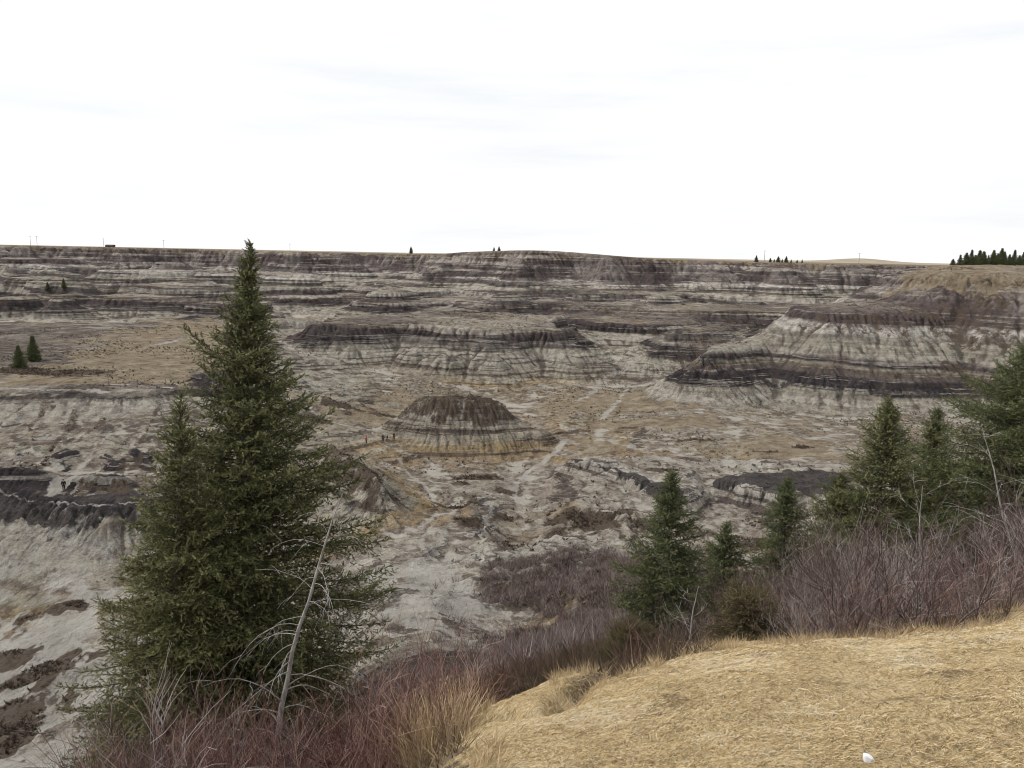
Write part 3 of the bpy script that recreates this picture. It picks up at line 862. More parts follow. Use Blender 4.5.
def foliage_mat(name, dark, mid, tip, rough=0.65):
    k = NT(name, rough, 0.25)
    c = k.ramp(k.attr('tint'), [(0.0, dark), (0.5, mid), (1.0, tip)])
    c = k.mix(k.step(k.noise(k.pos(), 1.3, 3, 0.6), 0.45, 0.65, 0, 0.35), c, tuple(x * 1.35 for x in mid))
    return k.out(c)
M_SPRUCE = foliage_mat('spruce_needles', (0.052, 0.060, 0.025), (0.118, 0.125, 0.050), (0.27, 0.26, 0.12))
M_SPRUCE2 = foliage_mat('spruce_needles_deep', (0.042, 0.053, 0.021), (0.086, 0.100, 0.040), (0.18, 0.185, 0.078))
M_SPRUCE3 = foliage_mat('spruce_needles_yellow', (0.060, 0.066, 0.027), (0.140, 0.142, 0.057), (0.30, 0.28, 0.13))
M_JUNIPER = foliage_mat('juniper_needles', (0.045, 0.040, 0.020), (0.095, 0.080, 0.036), (0.17, 0.125, 0.06))
def bark(name, a, b, sc=9):
    k = NT(name, 0.9, 0.15)
    nz_ = k.noise(k.pos(), sc, 5, 0.65, stretch=(1, 1, 0.3))
    k.bump(nz_, 0.7, 0.02)
    return k.out(k.ramp(nz_, [(0.35, a), (0.65, b)]))
M_BARK = bark('spruce_bark', (0.055, 0.045, 0.038), (0.15, 0.125, 0.105))
M_DEAD = bark('weathered_wood', (0.20, 0.185, 0.17), (0.42, 0.40, 0.38), 14)
M_CONE = NT('cone_scales', 0.8, 0.2); M_CONE = M_CONE.out(M_CONE.ramp(M_CONE.noise(M_CONE.pos(), 60, 2), [(0.4, (0.10, 0.060, 0.030)), (0.6, (0.22, 0.14, 0.07))]))

def spruce(name, loc, Ht, R, seed, mat, step=0.22, twig=0.13, shoot=0.10, per=20, nl=0.048, w=0.0125, prof=0.8, lean=(0, 0), bias=None, first=0.05, cones=0, tipup=0.30, spire=0.0):
    g = np.random.default_rng(seed)
    root = empty(name, loc)
    # trunk, slightly bent
    n = 14
    zz = np.linspace(-0.25, Ht, n)
    bend = np.cumsum(g.normal(0, 0.012, (n, 2)), 0) * Ht * 0.2
    bend -= bend[-1:] * (zz / Ht)[:, None]
    axis = np.stack([bend[:, 0] + lean[0] * zz / Ht, bend[:, 1] + lean[1] * zz / Ht, zz], 1)
    axis -= np.array([axis[0, 0], axis[0, 1], 0]) * (1 - zz / Ht)[:, None]
    tr = Ht * 0.014 * (1 - zz / Ht * 0.93) + 0.004
    V, Fc = tubes([axis], [tr], 8)
    mesh_obj('trunk', V, Fc, M_BARK, root, True)
    at = lambda h: np.array([np.interp(h, zz, axis[:, 0]), np.interp(h, zz, axis[:, 1]), h])
    limbs = []; lr = []; O = []; D = []; LN = []; T = []; cone_p = []
    h = Ht * first
    while h < Ht * 0.985:
        q = h / Ht
        nb = int(6 + 3 * (1 - q) + g.integers(0, 2))
        a0 = g.uniform(0, 6.28)
        for b in range(nb):
            az = a0 + b * 6.283 / nb + g.normal(0, 0.22)
            L = R * ((1 - q) ** prof) * g.uniform(0.55, 1.15) * (1 + 0.18 * math.sin(3 * az + seed + q * 9))
            if q > 0.72: L *= 1 - spire * smooth(0.72, 0.85, np.array(q))
            if q < 0.12: L *= 0.8
            if bias: L *= bias(az, q)
            L = max(L, 0.10)
            e0 = rad(-14 + 62 * q ** 1.2) + g.normal(0, 0.09)
            m = max(4, int(L / 0.14) + 2)
            s = np.linspace(0, 1, m)
            el = e0 - 0.42 * np.sin(s * 3.14) * (1 - q) + tipup * s ** 2 * (1 - q * 0.4)
            azs = az + np.cumsum(g.normal(0, 0.05, m))
            st = np.stack([np.cos(el) * np.cos(azs), np.cos(el) * np.sin(azs), np.sin(el)], 1) * (L / (m - 1))
            ln = at(h + g.normal(0, step * 0.25)) + np.concatenate([np.zeros((1, 3)), np.cumsum(st[:-1], 0)])
            limbs.append(ln); lr.append((0.010 + 0.008 * L) * (1 - 0.85 * s))
            tan = norm(st)
            # side twigs
            ks = np.arange(0.14 if L > 0.5 else 0.02, L * 0.97, twig)
            for si in ks:
                f = si / L
                if f < 0.22 and g.random() < 0.55 and L > 0.8: continue
                p = np.array([np.interp(f, s, ln[:, c]) for c in range(3)])
                tt = np.array([np.interp(f, s, tan[:, c]) for c in range(3)])
                sd = norm(np.cross(tt, np.array([0, 0, 1.0])))
                for sg in (-1, 1):
                    tl = min(0.55 * (L - si) + 0.14, 0.80) * g.uniform(0.55, 1.1)
                    if f < 0.35: tl *= 0.7
                    dd = norm(tt * g.uniform(0.55, 0.95) + sd * sg * g.uniform(0.6, 1.0) + np.array([0, 0, g.uniform(-0.75, 0.38)]))
                    kk = max(1, int(round(tl / shoot)))
                    ii = (np.arange(kk) + g.random(kk) * 0.3) / kk
                    oo = p + dd * (ii * tl)[:, None] + np.array([0, 0, -0.10]) * (ii[:, None] ** 2) * tl
                    O.append(oo)
                    D.append(norm(dd[None] + g.normal(0, 0.62, (kk, 3)) + np.array([0, 0, 0.15])))
                    LN.append(shoot * g.uniform(1.1, 1.7, kk))
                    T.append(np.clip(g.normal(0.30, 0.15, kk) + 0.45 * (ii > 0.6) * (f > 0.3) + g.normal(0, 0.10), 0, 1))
            kk = max(1, int(L / (shoot * 0.8)))
            ii = (np.arange(kk) + 0.5) / kk; ii = ii[ii > 0.25] if L > 0.6 else ii
            if len(ii):
                O.append(np.stack([np.interp(ii, s, ln[:, c]) for c in range(3)], 1))
                D.append(norm(np.stack([np.interp(ii, s, tan[:, c]) for c in range(3)], 1) + g.normal(0, 0.3, (len(ii), 3))))
                LN.append(np.full(len(ii), shoot * 1.4)); T.append(np.clip(g.normal(0.4, 0.15, len(ii)) + 0.3 * (ii > 0.8), 0, 1))
            if cones and q > 0.70 and g.random() < cones:
                for c_ in range(g.integers(1, 4)):
                    fi = g.uniform(0.3, 1); cone_p.append(np.array([np.interp(fi, s, ln[:, c]) for c in range(3)]))
        h += step * (1.0 - 0.45 * q) * g.uniform(0.8, 1.2)
    # leader
    kk = max(3, int(Ht * 0.10 / shoot) * 2)
    hz = np.linspace(Ht * 0.90, Ht, kk)
    O.append(np.stack([at(z_) for z_ in hz])); D.append(norm(g.normal(0, 0.5, (kk, 3)) + np.array([0, 0, 1.0])))
    LN.append(np.full(kk, shoot * 1.3)); T.append(g.uniform(0.3, 0.8, kk))
    V, Fc = tubes(limbs, lr, 3)
    mesh_obj('limb', V, Fc, M_BARK, root, True)
    O, D, LN, T = map(np.concatenate, (O, D, LN, T))
    V, Fc, TT = needles(O, D, LN, T, per, nl, w, g)
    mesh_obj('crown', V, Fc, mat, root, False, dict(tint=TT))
    if cone_p:
        for p in cone_p[:95]:
            cl = []; cr_ = []
            l = g.uniform(0.05, 0.075)
            dn = norm(np.array([g.normal(0, 0.25), g.normal(0, 0.25), -1.0]))
            cl.append(p + dn * np.array([0, 0.2, 0.5, 0.8, 1.0])[:, None] * l); cr_.append(np.array([0.006, 0.014, 0.016, 0.012, 0.003]) * 1.2)
            V, Fc = tubes(cl, cr_, 5)
            mesh_obj('cone', V, Fc, M_CONE, root, True)
    return root

def copy_tree(o, name=None):
    c = o.copy(); COL.objects.link(c)
    for ch in list(o.children):
        d_ = ch.copy(); COL.objects.link(d_); d_.parent = c
    return c

def place(px, py, d):
    """a standing place: where the sight line's azimuth meets the ground d metres out"""
    p = P(px, py, d)
    return Vector((p[0], p[1], ground_z(p[0], p[1]) if math.hypot(p[0], p[1]) > R0 + 2 else float(near_height(np.array([p[0]]), np.array([p[1]]))[0])))
def tall(px_h, d): return px_h * d / F

# --- the two spruces on the bank at left
def bigbias(az, q):
    b = 1.0
    c = math.cos(az)
    if 0.50 < q < 0.66 and c > 0.5: b *= 1.10          # long limbs to the right, halfway up
    if q < 0.42 and c > 0.3: b *= 0.97
    if 0.50 < q < 0.765 and c < -0.25: b *= 0.74
    if q > 0.765 and q < 0.795 and c < -0.75: b *= 1.6     # one stray limb high on the left
    return b
loc = place(243, 748, 16.6)
top = P(251, 243, 16.6)
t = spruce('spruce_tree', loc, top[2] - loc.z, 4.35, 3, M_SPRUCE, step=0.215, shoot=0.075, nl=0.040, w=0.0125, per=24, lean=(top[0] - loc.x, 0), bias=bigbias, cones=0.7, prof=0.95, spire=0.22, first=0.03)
tag(t, 'tall dark green spruce standing on the bank at left, its spire reaching the skyline', 'spruce', 'spruces on the near bank')
loc = place(168, 775, 15.2); top = P(181, 393, 15.2)
t = spruce('spruce_tree', loc, top[2] - loc.z, 2.5, 8, M_SPRUCE3, step=0.24, shoot=0.08, nl=0.036, w=0.011, per=22, lean=(top[0] - loc.x, 0), prof=0.85, first=0.08)
tag(t, 'shorter yellow-green spruce growing against the left side of the tallest spruce', 'spruce', 'spruces on the near bank')

# --- spruces along the right-hand bank
RT = [(664,628,472,18.5,0.30,21,M_SPRUCE2,'slender bright green spruce standing alone left of the small spruces'),
      (722,600,523,22.0,0.36,22,M_SPRUCE2,'smallest spruce of the right bank, between two taller ones'),
      (779,600,478,21.0,0.30,23,M_SPRUCE2,'pointed deep green spruce just right of the smallest spruce'),
      (832,575,474,23.5,0.40,24,M_SPRUCE,'squat spruce at the left foot of the tall bushy one above the thicket'),
      (871,575,398,23.0,0.31,25,M_SPRUCE,'tall bushy olive spruce rising behind the bare purple thicket'),
      (919,580,408,24.5,0.28,26,M_SPRUCE,'narrow dark spruce pressed close to the right of the tall bushy one'),
      (1010,570,334,20.5,0.52,27,M_SPRUCE2,'broad spruce cut off by the right edge of the photo')]
for px, yb, yt, d_, rr_, sd_, mt_, lab in RT:
    loc = place(px, yb, d_); top = P(px, yt, d_)
    Ht = top[2] - loc.z
    if Ht < 0.8: Ht = 0.8
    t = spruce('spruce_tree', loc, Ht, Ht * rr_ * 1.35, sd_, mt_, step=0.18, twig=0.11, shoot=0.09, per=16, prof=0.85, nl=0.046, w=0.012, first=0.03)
    tag(t, lab, 'spruce', 'spruces on the near bank')

# --- low junipers
for px, py, d_, hh, ww, sd_, lab in ((748,640,11.5,0.75,0.95,31,'low brownish juniper spreading at the edge of the straw slope'),
                                     (628,668,15.5,0.95,0.9,32,'low dark juniper at the foot of the slender bright green spruce')):
    loc = place(px, py, d_)
    t = spruce('juniper_bush', loc, hh, ww, sd_, M_JUNIPER, step=0.06, twig=0.08, shoot=0.06, per=14, nl=0.026, w=0.008, prof=0.45, first=0.03)
    tag(t, lab, 'juniper')

# --- distant spruces, one shape, copied
proto = spruce('spruce_tree', (0, 0, 0), 6.0, 2.0, 41, M_SPRUCE2, step=0.3, twig=0.28, shoot=0.26, per=11, nl=0.16, w=0.09, prof=0.95, first=0.03)
proto2 = spruce('spruce_tree', (0, 0, 0), 6.0, 2.5, 42, M_SPRUCE2, step=0.3, twig=0.28, shoot=0.26, per=11, nl=0.16, w=0.09, prof=0.9, first=0.03)
FAR = []
for px, yb, hpx, lab, grp in ((20,368,22,'left and bushier of two spruces standing on the dry grass flat','spruces on the valley terraces'),
                        (34,361,25,'right and taller of two spruces standing on the dry grass flat','spruces on the valley terraces'),
                        (48,291,8,'left of two tiny spruces on a far clay bench','spruces on the valley terraces'),
                        (64,290,9,'right of two tiny spruces on a far clay bench','spruces on the valley terraces')):
    g_ = G(px, yb); FAR.append((g_, hpx * g_[1] / F, lab, grp))
def onrim(px, d):
    p = P(px, 250, d); return np.array([p[0], p[1], ground_z(p[0], p[1]) - 0.1])
FAR.append((onrim(411, 690), 6.0, 'lone spruce on the far skyline, right of the tall spire', 'skyline spruces'))
FAR.append((onrim(494, 560), 2.9, 'small round tree on the far skyline above the middle of the canyon', 'skyline spruces'))
FAR.append((onrim(499, 565), 3.4, 'slim dark tree on the far skyline beside the small round one', 'skyline spruces'))
for px, hh in ((757, 4.4),): FAR.append((onrim(px, 560), hh, 'lone slim tree on the far skyline, left of the short row of trees', 'skyline spruces'))
for px, hh in ((771,3.2),(775,2.6),(779,4.4),(783,2.8),(787,4.6),(792,2.4),(798,2.2),(803,2.6)):
    FAR.append((onrim(px, 600), hh, 'one of a short row of small spruces on the far skyline', 'row of skyline spruces'))
for px, hh in ((953,3.2),(960,4.6),(966,5.2),(971,6.6),(975,5.0),(979,7.2),(983,5.8),(988,4.6),(993,6.0),(997,4.6),(1001,6.8),(1004,5.6),(1009,4.4),(1014,6.6),(1019,4.2),(1023,5.6),(1030,6.5),(1038,5)):
    p = P(px, 262, 315 + (px * 7 % 23))
    FAR.append((np.array([p[0], p[1], ground_z(p[0], p[1]) - 0.3]), hh * 1.0, 'dark spruce in the clump on top of the straw coloured hill at right', 'spruce clump on the right hill'))
fr = np.random.default_rng(3)
first = {0: True, 1: True}
for i, (g_, hh, lab, grp) in enumerate(FAR):
    w_ = (i + 1) % 2
    src = proto2 if w_ else proto
    o = src if first[w_] else copy_tree(src)
    first[w_] = False
    o.location = (g_[0], g_[1], g_[2]); o.rotation_euler = (0, 0, fr.uniform(0, 6.28))
    sc_ = hh / 6.0; sx = sc_ * fr.uniform(0.9, 1.35); o.scale = (sx, sx, sc_)
    tag(o, lab, 'spruce', grp)

# --- leaning dead tree in front of the big spruce, and other bare snags
def crooked(p0, d0, L, n, g, wander=0.12, droop=0.0):
    pts_ = [np.array(p0, float)]; d = norm(np.array(d0, float))
    for i in range(n):
        d = norm(d + g.normal(0, wander, 3) + np.array([0, 0, -droop]))
        pts_.append(pts_[-1] + d * L / n)
    return np.array(pts_)
def snag(name, loc, tip, girth, nbr, seed, mat=M_DEAD, blen=0.30, droop=0.10, start=0.15):
    g = np.random.default_rng(seed)
    loc = np.array(loc); v = np.array(tip) - loc
    root = empty(name, loc)
    k = 12; s = np.linspace(0, 1, k)
    side = norm(np.cross(v, [0, 1.0, 0.2]))
    ax = v * s[:, None] + side[None] * (np.sin(s * 3.0) * 0.035 * np.linalg.norm(v))[:, None] + np.cumsum(g.normal(0, 0.004, (k, 3)), 0) * np.linalg.norm(v)
    ax[0] = -norm(v) * 0.15
    V, Fc = tubes([ax], [girth * (1 - 0.93 * s) + 0.003], 8)
    mesh_obj('trunk', V, Fc, mat, root, True)
    H_ = np.linalg.norm(v)
    for b in range(nbr):
        f = start + (0.95 - start) * (b + g.random()) / nbr
        p = np.array([np.interp(f, s, ax[:, c]) for c in range(3)])
        az = g.uniform(0, 6.28)
        d0 = np.array([math.cos(az), math.sin(az) * 0.6, g.uniform(0.0, 0.9)])
        L = H_ * blen * (1.05 - 0.75 * f) * g.uniform(0.5, 1.2)
        ln = crooked(p, d0, L, 8, g, 0.10, droop)
        lines = [ln]; rads = [np.linspace(girth * 0.30 * (1.1 - f), 0.0022, 9)]
        for t_ in range(g.integers(2, 6)):
            i = g.integers(2, 8)
            l2 = crooked(ln[i], norm(ln[i] - ln[i-1]) + g.normal(0, 0.6, 3), L * g.uniform(0.2, 0.5), 5, g, 0.15, droop * 0.9)
            lines.append(l2); rads.append(np.linspace(0.004, 0.0016, 6))
        V, Fc = tubes(lines, rads, 4)
        mesh_obj('branch', V, Fc, mat, root, True)
    return root
t = snag('dead_tree', place(268, 735, 13.6), P(349, 492, 13.9), 0.062, 30, 51, blen=0.38, droop=0.16)
tag(t, 'leaning grey dead tree with bare drooping branches in front of the tallest spruce', 'dead tree')
t = snag('dead_tree', place(930, 600, 14.5), P(922, 488, 14.6), 0.028, 12, 52, blen=0.55, droop=-0.05, start=0.2)
tag(t, 'pale bare sapling sticking out of the purple thicket below the narrow dark spruce', 'dead tree')
t = snag('dead_tree', place(1030, 560, 16), P(985, 425, 16.4), 0.028, 14, 53, blen=0.5, droop=0.06, start=0.2)
tag(t, 'pale leafless tree in front of the broad spruce at the right edge', 'dead tree')
t = snag('dead_tree', place(690, 655, 13), P(700, 588, 13), 0.022, 10, 54, blen=0.7, droop=-0.03, start=0.1)
tag(t, 'clump of pale dead sticks beside the slender bright green spruce', 'dead tree')

# --- bare deciduous shrubs
def twig_mat(name, a, b, c):
    k = NT(name, 0.8, 0.2)
    oi = k.n('ShaderNodeObjectInfo')
    t_ = k.math('ADD', k.attr('tint'), k.math('MULTIPLY', k.math('SUBTRACT', oi.outputs['Random'], 0.5), 0.7))
    return k.out(k.ramp(t_, [(0.0, a), (0.5, b), (1.0, c)]))
M_PURP = twig_mat('purple_twigs', (0.055, 0.036, 0.034), (0.125, 0.087, 0.080), (0.35, 0.305, 0.285))
M_RED = twig_mat('red_twigs', (0.062, 0.025, 0.023), (0.130, 0.058, 0.050), (0.30, 0.20, 0.165))
M_BROWN = twig_mat('brown_twigs', (0.045, 0.030, 0.022), (0.105, 0.072, 0.05), (0.20, 0.15, 0.10))
M_GRASS = twig_mat('blond_grass', (0.20, 0.135, 0.068), (0.42, 0.315, 0.175), (0.64, 0.53, 0.36))
def bush_mesh(name, stems, height, spread, seed, mat, thick=0.006, twigs=10, sides=3):
    g = np.random.default_rng(seed)
    lines = []; rads = []; tint = []
    for s in range(stems):
        a = g.uniform(0, 6.28); r0 = g.uniform(0, spread * 0.35)
        p = np.array([math.cos(a) * r0, math.sin(a) * r0, -0.1])
        out = g.uniform(0.05, 0.75) * spread / height
        L = height * g.uniform(0.55, 1.1)
        ln = crooked(p, (math.cos(a) * out + g.normal(0, 0.2), math.sin(a) * out + g.normal(0, 0.2), 1), L, 6, g, 0.15)
        base_t = np.clip(g.normal(0.4, 0.2), 0, 1)
        lines.append(ln); rads.append(np.linspace(thick, thick * 0.35, 7)); tint.append(base_t)
        for t_ in range(twigs):
            i = g.integers(2, 7)
            l2 = crooked(ln[i] if i == 6 else ln[i] + (ln[i+1] - ln[i]) * g.random() if i < 6 else ln[i], norm(ln[i] - ln[i-1]) * 0.9 + g.normal(0, 0.45, 3) + np.array([0, 0, 0.25]), L * g.uniform(0.14, 0.46), 3, g, 0.2)
            lines.append(l2); rads.append(np.linspace(thick * 0.5, thick * 0.22, 4)); tint.append(np.clip(base_t + g.normal(0.15, 0.2), 0, 1))
    V, Fc = tubes(lines, rads, sides)
    T = np.concatenate([np.full(len(l) * sides, t_) for l, t_ in zip(lines, tint)])
    return mesh_obj(name, V, Fc, mat, None, False, dict(tint=T))
def scatter(protos, spots, group, cat, labels, g, smin=0.8, smax=1.25):
    used = set()
    for i, (x, y, z, lab, *hs) in enumerate(spots):
        k = int(g.integers(0, len(protos)))
        o = protos[k]
        if k in used: o = o.copy(); COL.objects.link(o)
        used.add(k)
        s = g.uniform(smin, smax) * (hs[0] if hs else 1)
        o.location = (x, y, z - 0.02); o.scale = (s, s, s * g.uniform(0.9, 1.1)); o.rotation_euler = (g.normal(0, 0.08), g.normal(0, 0.08), g.uniform(0, 6.28))
        tag(o, lab, cat, group)
    for k in range(len(protos)):
        if k not in used: bpy.data.objects.remove(protos[k])
def nh(x, y): return near_height(np.array([x]), np.array([y]))[0]
def straw_d(x, y): return float(sdf(STRAW_POLY, np.array([x]), np.array([y]))[0])
gs = np.random.default_rng(77)
# thicket behind the straw slope, right
spots = []; tries = 0
while len(spots) < 132 and tries < 9000:
    tries += 1
    d_ = gs.uniform(9.5, 21) if gs.random() < 0.8 else gs.uniform(18, 28); px = gs.uniform(640, 1120)
    p = P(px, 500, d_)
    if straw_d(p[0], p[1]) < 0.55: continue
    if px < 700 and d_ < 14 and gs.random() < 0.7: continue
    if any((p[0] - q[0]) ** 2 + (p[1] - q[1]) ** 2 < 0.42 ** 2 for q in spots): continue
    spots.append((p[0], p[1], nh(p[0], p[1]), px, d_))
pu = [bush_mesh('bare_shrub', 17 + 3 * (i % 3), 1.25 + 0.15 * i, 1.5, 100 + i, M_PURP, 0.0075, 17) for i in range(6)]
re = [bush_mesh('red_shrub', 24, 0.8 + 0.15 * i, 1.1, 120 + i, M_RED, 0.0055, 11) for i in range(4)]
A_ = []; B_ = []
for x, y, z, px, d_ in spots:
    red = (d_ < 12.8 and gs.random() < 0.65) or (px < 820 and gs.random() < 0.4)
    (B_ if red else A_).append((x, y, z, 'leafless red-stemmed shrub in the thicket along the straw slope' if red else 'leafless purple-grey shrub in the thicket behind the straw slope', float(np.interp(px, [660, 760, 860], [0.62, 0.75, 1.0]))))
scatter(pu, A_, 'purple thicket shrubs', 'shrub', None, gs, 0.6, 1.25)
scatter(re, B_, 'red shrubs of the right thicket', 'shrub', None, gs, 0.75, 1.2)
# shrubs along the bottom left
spots = []; tries = 0
while len(spots) < 74 and tries < 9000:
    tries += 1
    px = gs.uniform(60, 500); d_ = gs.uniform(6.6, 11.5)
    p = P(px, 720, d_)
    if straw_d(p[0], p[1]) < 0.35: continue
    z = nh(p[0], p[1])
    # keep those whose tops reach into view
    top_px = 262 + (-(z + 1.3) / d_) * F * 0.93
    if px < 110 and gs.random() < 0.5: continue
    if any((p[0] - q[0]) ** 2 + (p[1] - q[1]) ** 2 < 0.33 ** 2 for q in spots): continue
    spots.append((p[0], p[1], z, px, d_))
pu = [bush_mesh('bare_shrub', 22, 1.25, 0.75, 140 + i, M_PURP, 0.0055, 9) for i in range(3)]
re = [bush_mesh('red_shrub', 30, 1.25, 0.75, 150 + i, M_RED, 0.0048, 9) for i in range(4)]
A_ = []; B_ = []
for x, y, z, px, d_ in spots:
    red = gs.random() < (0.8 if px > 330 else 0.5)
    (B_ if red else A_).append((x, y, z, 'red-stemmed rose bush below the spruces at bottom left' if red else 'grey leafless shrub below the spruces at bottom left'))
scatter(pu, A_, 'grey shrubs at bottom left', 'shrub', None, gs, 0.8, 1.25)
scatter(re, B_, 'rose bushes at bottom left', 'shrub', None, gs, 0.8, 1.25)

# taller single stems standing out of them
sm_ = [bush_mesh('bare_sapling', 3, 1.75, 0.5, 160 + i, M_PURP, 0.009, 14) for i in range(4)]
sp_ = []
for px, d_ in ((70,9.6),(92,9.0),(112,10.0),(128,8.8),(196,10.2),(205,9.2),(240,9.6),(300,9.8),(345,10.2),(362,9.4),(410,10.6),(432,10.2),(455,10.4),(472,10.8)):
    p = P(px, 720, d_); sp_.append((p[0], p[1], nh(p[0], p[1]), 'thin bare sapling standing above the low shrubs at bottom left'))
scatter(sm_, sp_, 'bare saplings at bottom left', 'sapling', None, gs, 0.8, 1.15)
rd_ = [bush_mesh('red_shrub', 34, 1.45, 0.7, 165 + i, M_RED, 0.005, 10) for i in range(3)]
sp_ = []
for px, d_ in ((385,10.2),(400,9.6),(412,10.4),(424,9.8),(438,10.0),(450,9.6),(462,10.4),(395,11.0),(430,10.9),(374,9.6)):
    p = P(px, 700, d_); sp_.append((p[0], p[1], nh(p[0], p[1]), 'tall dark red shrub behind the blond grass'))
scatter(rd_, sp_, 'red shrubs behind the blond grass', 'shrub', None, gs, 0.85, 1.15)

# tall dead grass beside the straw slope
def grass_mesh(name, n, height, spread, seed, heads=True):
    g = np.random.default_rng(seed)
    lines = []; rads = []; tint = []
    for s in range(n):
        a = g.uniform(0, 6.28); r0 = spread * 0.5 * math.sqrt(g.random())
        o_ = g.uniform(0.0, 0.26)
        L = height * g.uniform(0.45, 1.1)
        ln = crooked((math.cos(a) * r0, math.sin(a) * r0, -0.05), (math.cos(a) * o_, math.sin(a) * o_, 1), L, 6, g, 0.14, 0.03)
        rd = np.linspace(0.0032, 0.0012, 7)
        if heads and g.random() < 0.3: rd[-2:] = (0.0042, 0.002)
        lines.append(ln); rads.append(rd); tint.append(g.random())
    V, Fc = tubes(lines, rads, 3)
    T = np.concatenate([np.full(21, t_) for t_ in tint])
    return mesh_obj(name, V, Fc, M_GRASS, None, False, dict(tint=T))
gm = [grass_mesh('grass_tuft', 240, 1.08, 0.42, 170 + i) for i in range(3)]
sp_ = []
for px, d_ in ((420,7.6),(430,8.2),(438,7.4),(445,8.0),(452,7.2),(458,8.2),(444,8.6),(436,7.9),(428,6.9),(440,6.6),(464,7.9)):
    p = P(px, 700, d_); sp_.append((p[0], p[1], nh(p[0], p[1]), 'tuft of tall blond dead grass left of the straw slope'))
scatter(gm, sp_, 'tall dead grass tufts', 'grass tuft', None, gs, 0.6, 0.98)
gm = [grass_mesh('grass_tuft', 90, 0.5, 0.4, 180 + i) for i in range(2)]
sp_ = []
for i in range(26):
    px = gs.uniform(250, 480) if i < 14 else gs.uniform(560, 1000); d_ = gs.uniform(7, 9.5) if i < 14 else gs.uniform(10.2, 12)
    p = P(px, 700, d_)
    if straw_d(p[0], p[1]) < 0.25: continue
    sp_.append((p[0], p[1], nh(p[0], p[1]), 'low tuft of dead grass among the shrubs beside the straw slope'))
scatter(gm, sp_, 'low dead grass tufts', 'grass tuft', None, gs, 0.6, 1.1)
#@@STUFF
# ------------------------------------------------------------------ loose straw laid over the slope
def nhv(x, y): return near_height(x, y)
def tri_blades(p, size, blades, g, up=0.5, width=0.12, tint=None):
    n = len(p)
    a = g.uniform(0, 6.28, (n, blades)); e = g.uniform(-0.1, 1.5, (n, blades)) * (1 - up) + up * g.uniform(0.5, 1.5, (n, blades))
    dr = np.stack([np.cos(a) * np.cos(e), np.sin(a) * np.cos(e), np.sin(e)], -1)
    L = size[:, None, None] * g.uniform(0.45, 1.1, (n, blades, 1))
    b = p[:, None] + dr * L * g.uniform(0.0, 0.45, (n, blades, 1))
    sd_ = norm(np.cross(dr, g.normal(size=(n, blades, 3)))) * L * width
    V = np.stack([b - sd_, b + sd_, b + dr * L], 2).reshape(-1, 3)
    T = np.repeat((g.random((n, blades)) * 0.6 + (tint[:, None] if tint is not None else 0.2)).ravel(), 3)
    return V, np.arange(len(V)).reshape(-1, 3), T
q = np.random.default_rng(91)
n = 470000
rr_ = 2.6 * (11.0 / 2.6) ** q.random(n); aa = np.radians(q.uniform(-22, 46, n))
sx_, sy_ = rr_ * np.sin(aa), rr_ * np.cos(aa)
sdv = sdf(STRAW_POLY, sx_, sy_) + fbm(sx_ / 0.5, sy_ / 0.5, 3, 175) * 0.16
thin = fbm(sx_ / 0.7, sy_ / 0.7, 3, 181)
keep = (sdv < 0.10) & (q.random(n) < np.clip(0.75 + thin * 1.2, 0.1, 1))
sx_, sy_, rr_, thin = sx_[keep], sy_[keep], rr_[keep], thin[keep]
n = len(sx_)
ang = q.normal(0.3, 1.15, n) + fbm(sx_ / 1.2, sy_ / 1.2, 2, 182) * 1.5
ln_ = q.uniform(0.02, 0.068, n) * (0.7 + 0.05 * rr_)
ex, ey = sx_ + np.cos(ang) * ln_, sy_ + np.sin(ang) * ln_
mx_, my_ = (sx_ + ex) / 2 + q.normal(0, 0.007, n), (sy_ + ey) / 2 + q.normal(0, 0.007, n)
lift = q.uniform(0.002, 0.016, n)
z0 = nhv(sx_, sy_) + lift * q.random(n); z1 = nhv(ex, ey) + lift * q.uniform(0, 1.6, n); zm = nhv(mx_, my_) + lift * 1.3
pz = np.stack([np.stack([sx_, sy_, z0], 1), np.stack([mx_, my_, zm], 1), np.stack([ex, ey, z1], 1)], 1)
wv = np.stack([-np.sin(ang), np.cos(ang), q.normal(0, 0.5, n)], 1) * (q.uniform(0.0007, 0.0015, n) * (0.6 + 0.09 * rr_))[:, None]
V = np.stack([pz[:, 0] - wv, pz[:, 0] + wv, pz[:, 1] - wv, pz[:, 1] + wv, pz[:, 2] - wv * 0.5, pz[:, 2] + wv * 0.5], 1).reshape(-1, 3)
i6 = np.arange(n)[:, None] * 6
Fc = np.concatenate([i6 + np.array([[0, 1, 3, 2]]), i6 + np.array([[2, 3, 5, 4]])])
T = np.repeat(np.clip(q.normal(0.48, 0.28, n) + thin * 0.45, 0, 1), 6)
k = NT('loose_straw', 0.7, 0.25)
k.out(k.ramp(k.attr('tint'), [(0.0, (0.09, 0.058, 0.026)), (0.28, (0.27, 0.188, 0.085)), (0.6, (0.50, 0.378, 0.195)), (0.85, (0.65, 0.535, 0.335)), (1.0, (0.54, 0.50, 0.41))]))
o = mesh_obj('straw_mulch', V, Fc, k.m, None, False, dict(tint=T))
tag(o, 'loose straw spread over the slope in the foreground', 'straw', kind='stuff')

